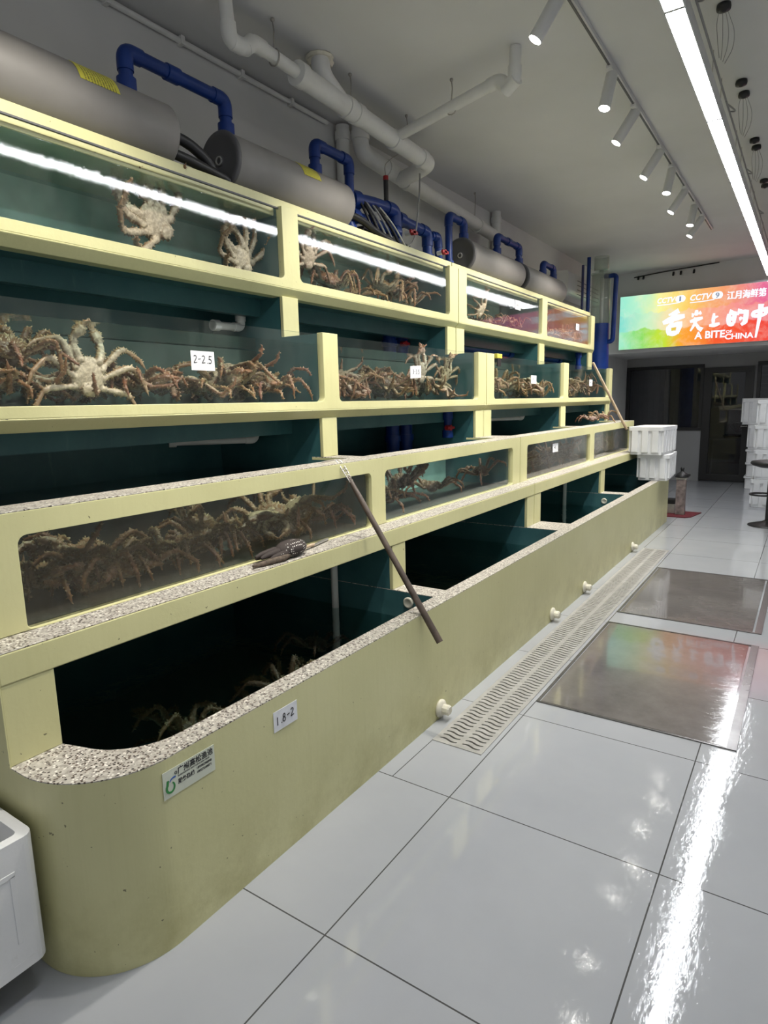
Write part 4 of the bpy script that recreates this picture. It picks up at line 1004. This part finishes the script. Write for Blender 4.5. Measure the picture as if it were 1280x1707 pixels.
# ---- pipes inside the openings
pvc('drain_pipe', 'grey pipe with elbow under the water line in the nearest bottom bay', 'pipe', [(-.78,2.66,.78),(-.70,2.66,.78),(-.70,2.66,.04)], .02, WP, ends=False)
pvc('drain_pipe', 'grey upright pipe in the third bay of the bottom tank', 'pipe', [(-.78,6.66,.78),(-.70,6.66,.78),(-.70,6.66,.04)], .02, WP, ends=False)
pvc('drain_pipe', 'grey pipe with elbow in the opening below the nearest middle tank', 'pipe', [(-1.45,2.2,1.40),(-1.2,2.60,1.395),(-1.2,2.62,1.48)], .02, WP, ends=True)
pvc('drain_pipe', 'grey elbow pipe in the opening below the upper left tank', 'pipe', [(-1.32,2.45,2.03),(-1.32,2.66,2.035),(-1.32,2.66,2.11)], .022, WP, ends=True)
pvc('drain_pipe', 'grey pipe with elbow in the opening below the third middle tank', 'pipe', [(-1.35,5.9,1.40),(-1.15,6.55,1.395),(-1.15,6.58,1.48)], .02, WP, ends=True)
for i, (x, y, z0, z1) in enumerate(((-1.33,4.25,1.0,1.42),(-1.33,4.45,1.0,1.42),(-1.4,4.34,1.93,2.17),(-1.4,4.52,1.93,2.17))):
    lab = ['left of two dark blue pipes deep under the second middle tank', 'right of two dark blue pipes deep under the second middle tank', 'left of two blue pipes in the opening under the second top tank', 'right of two blue pipes in the opening under the second top tank'][i]
    b = MB(); b.cyl((x,y,z0), (x,y,z1), .055, 18); b.cyl((x,y,z1-.14), (x,y,z1-.09), .064, 18); tag(b.build('blue_pipe', M['bluepvc']), lab, 'pipe')
pvc('blue_pipe', 'blue pipe hanging at the far end of the opening under the 3-3.5 tank', 'pipe', [(-.98,4.53,1.505),(-.98,4.53,1.30)], .032, M['bluepvc'])
for lab, q in (('red valve on the blue pipe under the 3-3.5 tank', (-.95,4.50,1.38)), ('red valve in the opening under the second top tank', (-1.34,4.47,2.06))):
    t = thing('valve', lab, 'valve', q); b = MB(); b.cyl((q[0]-.03,q[1],q[2]), (q[0]+.02,q[1],q[2]), .022, 12); b.box(q[0]+.008, q[0]+.022, q[1]-.055, q[1]+.055, q[2]-.01, q[2]+.01); b.build('valve_handle', M['red'], t, bevel=.003)
pvc('blue_pipe', 'thick blue pipe lying in the opening under the third top tank', 'pipe', [(-1.33,4.98,2.10),(-1.33,6.6,2.10)], .05, M['bluepvc'])
pvc('blue_pipe', 'thick blue pipe lying in the opening under the farthest top tank', 'pipe', [(-1.33,6.90,2.10),(-1.33,8.2,2.10)], .05, M['bluepvc'], [((-1.33,7.5,2.10),(0,1,0),.1)])
pvc('blue_pipe', 'bright blue upright pipe at the far end under the farthest top tank', 'pipe', [(-1.12,8.38,1.97),(-1.12,8.38,2.175)], .03, M['bluepvc'])
b = MB(); b.tube(fillet([(-1.1,3.05,1.5),(-1.08,3.2,1.43),(-1.08,3.4,1.44),(-1.1,3.5,1.5)], .1), .008, 8); tag(b.build('hanging_cable', M['black']), 'black cable sagging in the opening under the 3-3.5 tank', 'cable')
for lab, q in (('round white overflow fitting on the partition end of the nearest bottom bay', (-.235,2.698,.545)), ('round white overflow fitting on the partition end of the third bottom bay', (-.29,6.698,.52))):
    b = MB(); b.lathe([(.030,-.0005),(.030,-.008),(.022,-.012),(.016,-.006),(.0005,-.005)], q, 20, axis='y'); tag(b.build('overflow_fitting', M['knobw']), lab, 'pipe fitting')
# thermometer clipped over the third middle pane
t = thing('digital_thermometer', 'small yellow and black digital thermometer clipped on the third middle tank', 'thermometer', (-.77,5.03,1.93))
b = MB(); b.box(-.785,-.752,4.985,5.085,1.935,1.972); b.build('body', M['yellowlabel2'] if 'yellowlabel2' in M else simple('yellow_plastic', (.62,.55,.08), .4), t, bevel=.004)
b = MB(); b.box(-.765,-.756,5.0,5.07,1.87,1.935); b.build('clip', M['black'], t, bevel=.003)
# ---- wall unit and skimmer tower at the far end
t = thing('wall_air_unit', 'white wall air conditioner with louvres on the left wall beyond the cylinders', 'air conditioner', (-1.5, 9.7, 3.0))
b = MB(); b.prism(rrect(-1.628,-1.40,2.98,3.30,(.05,.08,.03,.0)), lambda u, v, q: (u, q, v), 8.75, 10.3); b.build('casing', M['alu'], t)
b = MB()
for k in range(4): b.box(-1.402,-1.392,9.15,10.2,3.03+.06*k,3.035+.06*k)
b.build('louvre', M['darkcap'], t)
b = MB(); b.box(-1.5,-1.28,7.82,7.95,2.702,3.08); tag(b.build('control_box', M['black'], bevel=.006), 'black upright box behind the end of the farthest grey cylinder', 'box')
b = MB(); b.tube(fillet([(XW+.02,8.6,2.9),(XW+.03,8.9,2.86),(XW+.03,9.2,2.93),(XW+.03,9.5,2.90)], .1), .008, 6)
for a in (9.0, 9.08, 9.16): b.ball((XW+.045,a,2.90-.02*(a-9)), .03, 0, 10, 8)
tag(b.build('wall_wiring', M['black']), 'small knot of black wiring on the wall below the air conditioner', 'cable')
t = thing('protein_skimmer', 'tall clear acrylic column on a blue cylinder behind the far tank end', 'protein skimmer', (-1.15, 9.3, 0))
cx, cy = -1.12, 9.32
b = MB(); b.cyl((cx,cy,.0005), (cx,cy,2.62), .135, 36); b.build('lower_column', M['bluepvc'], t)
b = MB(); b.lathe([(.13,2.62),(.13,3.28),(.122,3.28),(.122,2.63)], (cx,cy,0), 36); b.build('clear_column', M['acrylic'], t)
b = MB(); b.lathe([(.135,3.28),(.135,3.30),(.03,3.30),(.03,3.34),(.0005,3.34)], (cx,cy,0), 36); b.build('lid', M['acrylic'], t)
b = MB(); b.lathe([(.10,3.34),(.10,3.52),(.094,3.52),(.094,3.35)], (cx,cy,0), 30); b.build('cup', M['acrylic'], t)
b = MB(); b.cyl((cx+.02,cy,2.63), (cx+.02,cy,3.24), .022, 14); b.build('inner_pipe', M['whitepvc'], t)
b = MB(); b.tube(fillet([(cx+.05,cy-.02,3.25),(cx+.21,cy-.02,3.25),(cx+.19,cy-.02,2.37),(cx+.05,cy-.02,2.37)], .05), .032, 16); b.build('return_pipe', M['bluepvc'], t)
b = MB(); b.cyl((-1.245,9.15,.0005), (-1.245,9.15,3.50), .026, 14); tag(b.build('blue_pipe', M['bluepvc']), 'tall blue upright pipe left of the clear column', 'pipe')
b = MB(); b.cyl((-1.31,9.1,.0005), (-1.31,9.1,3.40), .018, 14); tag(b.build('blue_pipe', M['darknavy'] if 'darknavy' in M else simple('navy_pipe', (.02,.025,.10), .35)), 'thinner dark upright pipe beside the tall blue one', 'pipe')

# ================================================================== LIGHTS
for k in range(8):
    a = .60 + 1.4*k; c = a + 1.388
    if k == 7: c = 11.15
    lab = ['linear ceiling lamp module above the camera, out of the top of view'] + ['%s module of the long bright linear ceiling lamp' % q for q in ('first', 'first visible', 'second visible', 'third visible', 'fourth visible', 'fifth visible', 'last')]
    t = thing('linear_lamp', lab[k], 'ceiling light', (.80, a, 3.3), 'linear lamp modules')
    b = MB(); b.box(.762,.842,a,c,3.312,3.37); b.box(.757,.762,a,c,3.298,3.37); b.box(.842,.847,a,c,3.298,3.37); b.build('housing', M['alu'], t)
    b = MB(); b.box(.7625,.8415,a+.010,c-.010,3.302,3.3118); b.build('diffuser', M['strip'], t)
    b = MB()
    for yy in (a+.2, c-.2): b.tube([(.802,yy,3.37),(.802,yy,3.62)], .0025, 6)
    b.build('suspension_wire', M['wire'], t)
    b = MB(); b.box(.760,.844,c-.009,c+.009,3.2985,3.372); b.build('end_cap', M['cable'], t)
    b = MB(); b.tube(fillet([(.86,a,3.40),(.865,a+.4,3.39),(.86,a+.9,3.405),(.86,c,3.40)], .3), .006, 6); b.tube(fillet([(.86,a+.05,3.40),(.90,a+.08,3.37),(.90,a+.15,3.38),(.86,a+.18,3.40)], .03), .005, 6); b.build('feed_cable', M['cable'], t)
t = thing('light_track', 'white ceiling track rail carrying the row of spotlights', 'light track', (.264, 5, H))
b = MB(); b.box(.247,.281,.4,9.05,3.592,3.6195); b.build('rail', M['alu'], t, bevel=.002)
b = MB(); b.box(.258,.270,.42,9.03,3.588,3.5925); b.build('contact_slot', M['darkcap'], t)
spots = [(3.40,'in',.195),(4.37,'down',.225),(5.00,'in',.195),(5.88,'in',.195),(6.40,'down',.225),(7.10,'in',.195),(7.70,'down',.225),(8.25,'in',.195),(2.35,'down',.225),(1.35,'in',.195)]
sl = ['nearest visible track spotlight, tilted to the tanks at the top edge', 'second track spotlight, pointing straight down', 'third track spotlight, tilted toward the tanks',
      'fourth track spotlight, tilted toward the tanks', 'fifth track spotlight, pointing straight down beside the fourth', 'sixth track spotlight, tilted toward the tanks', 'seventh track spotlight, pointing down near the far end', 'farthest track spotlight at the end of the rail',
      'track spotlight just out of view pointing down', 'track spotlight out of view nearest the camera']
for i, (y, mode, xl) in enumerate(spots):
    t = thing('track_spotlight', sl[i], 'spotlight', (.264, y, 3.59), 'white track spotlights')
    dy = -.02
    top = Vector((.264, y+.02, 3.565)); face = Vector((.150 if mode == 'in' else .235, y-.02, 3.375 if mode == 'in' else 3.365)); d = (face-top).normalized()
    b = MB(); b.box(.246,.282,y-.055,y+.085,3.572,3.592); b.build('adapter', M['spotwhite'], t, bevel=.003)
    b = MB(); b.cyl((.264,y+.02,3.572), top, .012, 12); b.ball(tuple(top), .018, 0, 12, 8); b.build('joint', M['spotwhite'], t)
    b = MB(); b.tube([top - d*.01, top, face - d*.004, face], [.026, .036, .036, .035], 24); body = b.build('lamp_body', M['spotwhite'], t)
    b = MB(); b.cyl(face - d*.003, face + d*.003, .031, 24); b.build('lens', M['spotface'], body)
    ld = bpy.data.lights.new('spot_beam', 'SPOT'); ld.energy = SPOT_W; ld.color = (1.0, .94, .82); ld.spot_size = radians(78); ld.spot_blend = .55; ld.shadow_soft_size = .03
    lo = bpy.data.objects.new('spot_beam', ld); COL.objects.link(lo)
    aim = Vector((-.60, 0, -.85)) if mode == 'in' else Vector((-.16, 0, -1))
    lo.location = face + d*.012; lo.rotation_mode = 'QUATERNION'; lo.rotation_quaternion = aim.to_track_quat('-Z', 'Y'); put(lo, t)
for i, y in enumerate((4.12, 5.11, 5.31, 6.26, 6.44, 7.44, 7.61)):
    lab = ['black round ceiling rose nearest the camera with long dangling wires', 'second black ceiling rose, first of the nearer pair', 'third black ceiling rose, second of the nearer pair, wires below it',
           'black ceiling rose, first of the middle pair', 'black ceiling rose, second of the middle pair', 'black ceiling rose, first of the farthest pair', 'black ceiling rose, second of the farthest pair'][i]
    t = thing('ceiling_rose', lab, 'ceiling rose', (.905, y, H), 'black ceiling roses')
    b = MB(); b.lathe([(.033,3.6195),(.036,3.604),(.034,3.592),(.016,3.590),(.010,3.582),(.0005,3.582)], (.905,y,0), 28); b.build('cup', M['black'], t)
    if i in (0, 2, 4):
        b = MB()
        for k in range(4):
            dx, dyy = -.03+.02*k, -.02+.03*k
            b.tube(fillet([(.905+dx*.5,y+dyy*.3,3.60),(.915+dx*1.2,y+dyy*1.8,3.53),(.918+dx*1.0,y+dyy*1.6,3.44),(.91+dx*.4,y+dyy*.4,3.36-.006*k)], .15), .0016, 5)
        b.build('wire', M['cable'], t)

# ================================================================== LOOSE THINGS
def foam_box(name, label, w, d, h, loc, rz=0, lid=True, group=None, ribs=True):
    """ribbed foam box; w along local x, d along local y"""
    t = thing(name, label, 'foam box', loc, group, rz)
    X = Matrix.Translation(loc) @ Matrix.Rotation(rz, 4, 'Z')
    fn = lambda u, v, q: tuple(X @ Vector((u, v, q)))
    hb = h if not lid else h*.86
    wall = .03; b = MB()
    o1 = rrect(-w/2, w/2, -d/2, d/2, .03, 4)
    if lid: b.plate([rrect(-w/2+.02, w/2-.02, -d/2+.02, d/2-.02, .03, 4)], fn, 0.0005, hb)
    else:
        b.plate([o1], fn, 0.0005, .03); b.plate([o1, rrect(-w/2+wall, w/2-wall, -d/2+wall, d/2-wall, .015, 4)], fn, .03, hb)
    if ribs:
        for (s0, ln, ax) in ((-1, w, 0), (1, w, 0), (-1, d, 1), (1, d, 1)):
            n = max(2, round(ln/.115)); st = (ln-.05)/n
            for i in range(n):
                a = -ln/2+.025+st*(i+.18); c = a+st*.62; off = (d if ax == 0 else w)/2
                z0, z1 = h*.10, hb
                q = [(a, s0*(off-.022)), (c, s0*(off-.022)), (c, s0*(off+.0)), (a, s0*(off+.0))]
                if ax: q = [(y_, x_) for x_, y_ in q]
                b.plate([q], fn, z0, z1)
    b.build('box_body', M['foam'], t, bevel=.004)
    if lid:
        b = MB(); b.plate([o1], fn, hb, h); b.build('lid', M['foam'], t, bevel=.008)
    return t
foam_box('foam_box', 'white ribbed foam box on the far tank corner, lower of the two', .37, .62, .31, (-.085, 8.28, .601), .04, group='foam boxes on the far tank corner')
foam_box('foam_box', 'white ribbed foam box on the far tank corner, stacked on top', .40, .60, .33, (-.125, 8.18, .912), -.10, group='foam boxes on the far tank corner')
# front-left open box on a low white stand
t = foam_box('foam_box', 'scuffed open white foam box at the left edge beside the rounded tank corner', .46, .60, .375, (-.415, .415, .105), 0, lid=False, ribs=False)
b = MB()
for a in ((-.186,-.183,.14,.155,.19,.39), (-.186,-.183,.64,.655,.19,.39), (-.186,-.183,.14,.655,.385,.40)): b.box(*a)
b.build('raised_panel', M['foam'], t, bevel=.002)
t = thing('plastic_stand', 'low white stand under the scuffed foam box at the left edge', 'stand', (-.42, .35, 0))
b = MB(); b.box(-.60,-.24,.06,.60,.075,.104); b.build('stand_top', M['foam'], t, bevel=.01)
for xx in (-.57,-.25):
    for yy in (.10,.57):
        b = MB(); b.cyl((xx,yy,.0005), (xx,yy,.076), .026, 16); b.build('leg', M['foam'], t)
# stacks on the right
z = 0.0; hs = (.40, .42, .34, .35)
nl = ['bottom', 'second from bottom', 'third from bottom', 'top']
for i, h in enumerate(hs):
    foam_box('foam_box', 'white foam box in the nearer right-hand stack, %s one' % nl[i], .62, .44, h-.002, (1.11+.012*(i % 2), 10.52, z+.0005*i), .0, group='nearer right-hand foam box stack'); z += h
z = 0.0; hs = (.21, .24, .22, .42, .44)
nl = ['bottom', 'second from bottom', 'middle', 'second from top', 'top overhanging']
for i, h in enumerate(hs):
    foam_box('foam_box', 'grey-white foam box in the farther stack by the door, %s one' % nl[i], .60, .42, h-.002, (.86-.10*(i == 4)+.01*(i % 2), 12.55, z+.0005*i), 0, group='farther foam box stack', ribs=(i > 2)); z += h
# bar stool
t = thing('bar_stool', 'black round bar stool with footrest ring at the right edge', 'bar stool', (1.10, 8.87, 0))
bx, by = 1.10, 8.87
b = MB(); b.lathe([(.21,.0005),(.21,.008),(.17,.022),(.06,.05),(.03,.075),(.0005,.075)], (bx,by,0), 40); b.build('base', M['black'], t)
b = MB(); b.cyl((bx,by,.07), (bx,by,.74), .027, 20); b.build('column', M['black'], t)
b = MB(); b.lathe([(.0005,.71),(.12,.715),(.20,.74),(.225,.765),(.215,.79),(.15,.80),(.0005,.80)], (bx,by,0), 40); b.build('seat', M['black'], t)
b = MB(); b.tube([(bx-.08+.125*cos(a*pi/12), by-.02+.125*sin(a*pi/12), .385) for a in range(25)], .012, 10, caps=False); b.build('footrest', M['black'], t)
# rusty post on the red mat
b = MB(); b.plate([[(-.13,8.97),(.17,8.98),(.23,9.06),(.30,9.46),(-.13,9.46)]], XY, .0005, .012); tag(b.build('floor_mat', M['darkred']), 'dark red mat on the floor at the far tank corner', 'mat')
t = thing('iron_post', 'rusty metal post with black cap standing on the dark red mat', 'post', (.07, 9.2, 0))
b = MB(); b.box(.015,.125,9.15,9.25,.0125,.49); b.box(.012,.03,9.145,9.16,.0125,.49); b.box(.108,.128,9.145,9.16,.0125,.49); b.build('shaft', M['rust'], t, bevel=.003)
b = MB(); b.box(.005,.135,9.14,9.26,.49,.515); b.build('collar', M['steel'], t, bevel=.003)
b = MB(); b.lathe([(.085,.515),(.09,.53),(.06,.57),(.03,.585),(.018,.60),(.022,.62),(.026,.635),(.014,.655),(.0005,.66)], (.07,9.2,0), 24); b.box(.12,.17,9.18,9.22,.535,.56); b.build('cap', M['black'], t)
b = MB(); b.box(-.11,-.005,9.22,9.38,.0125,.14); b.box(-.115,0,9.215,9.385,.14,.20, 1); tag(b.build('small_box', [M['steel'], M['black']], bevel=.004), 'small grey box with black top behind the rusty post', 'box')
# catching pole
A = Vector((-.418, 2.452, 1.229)); Bp = Vector((.105, 2.42, .487)); d = (Bp-A).normalized()
t = thing('catching_pole', 'dark wooden catching pole with wire hooks leaning across the near tanks', 'pole', tuple(Bp))
b = MB(); b.tube([A, A+d*.12, A+d*.5, Bp-d*.2, Bp], [.010, .0135, .0145, .0155, .0165], 14); b.build('shaft', M['wood'], t)
top = A - d*.10; b = MB()
for s_ in (-.014, .014):
    q = Vector((0, s_, 0))
    b.tube(fillet([A+d*.03+q*.8, A-d*.05+q*1.3, top+q+Vector((-.01,0,.004)), top+q+Vector((-.075,-.05,-.01)), top+q+Vector((-.12,-.12,-.03))], .02), .003, 8)
b.tube([A+d*.02+Vector((.012*cos(a*.7),.012*sin(a*.7),0))+d*(-.002*a) for a in range(40)], .0022, 6); b.build('wire_hook', M['wire'], t)
A = Vector((-.715, 7.62, 2.0)); Bp = Vector((-.40, 8.02, 1.21))
b = MB(); b.tube([A, A.lerp(Bp,.5), Bp], [.014,.015,.016], 12); tag(b.build('wooden_pole', M['palewood']), 'pale wooden pole leaning against the farthest middle tank', 'pole')
# glove and blade on the ledge
def glove():
    m, nt, out = new_mat('dotted_glove')
    v = coords(nt)
    vo = N(nt, 'ShaderNodeTexVoronoi'); vo.inputs['Scale'].default_value = 95; vo.inputs['Randomness'].default_value = .15; L(nt, v, vo.inputs['Vector'])
    dot = mathn(nt, 'LESS_THAN', vo.outputs['Distance'], .28)
    sp = nt.nodes.new('ShaderNodeSeparateXYZ'); L(nt, v, sp.inputs[0])
    dot = mathn(nt, 'MULTIPLY', dot, ramp_f(nt, mathn(nt, 'ADD', sp.outputs[0], mathn(nt, 'MULTIPLY', sp.outputs[1], .3)), .0, .02))
    c = mixc(nt, dot, (.055,.045,.042), (.62,.60,.56))
    pbsdf(nt, out, c, .8, 0, .2, noise(nt, coords(nt, scale=(1,1,1)), 160, 2), .5, .002); return m
M['glove'] = glove()
gx, gy, gz = -.392, 1.985, .933
t = thing('work_glove', 'dark work glove with white dots lying on the lower window ledge', 'glove', (gx, gy, gz))
b = MB(); b.ball((0,0,.036), .062, 0, 20, 14, (.80,1.45,.62)); o = b.build('palm', M['glove']); o.location = (gx,gy,gz); put(o, t)
for k, (dx, ln, dz) in enumerate(((-.034,.11,.02),(-.014,.13,.034),(.008,.12,.030),(.026,.09,.018))):
    b = MB(); b.tube(fillet([(dx,-.055,.032),(dx-.006,-.09,dz+.006),(dx-.014,-.06-ln,dz)], .03), [.014]*8+[.008], 10) if False else b.tube([(dx,-.05,.032),(dx-.004,-.085,dz+.008),(dx-.010,-.05-ln*.8,dz+.002),(dx-.014,-.055-ln,dz-.004)], [.015,.0145,.0125,.006], 10)
    o = b.build('finger', M['glove']); o.location = (gx,gy,gz); put(o, t)
b = MB(); b.tube([(.02,-.03,.022),(.034,-.085,.014),(.022,-.17,.011),(.012,-.24,.010)], [.016,.014,.012,.006], 10)
o = b.build('thumb', M['ribglove'] if 'ribglove' in M else simple('ribbed_cuff', (.10,.075,.055), .85, var=.5, scale=70)); o.location = (gx,gy,gz); put(o, t)
t = thing('oyster_knife', 'pale flat blade lying on the ledge just past the dotted glove', 'knife', (-.40, 2.2, .933))
b = MB(); b.tube([(-.402,2.075,.95),(-.420,2.17,.945)], [.006,.008], 10); b.build('handle', M['palewood'], t)
b = MB(); b.plate([[(-.412,2.165),(-.43,2.165),(-.462,2.30),(-.458,2.325),(-.444,2.31)]], XY, .938, .943); b.build('blade', M['steel'], t, bevel=.001)
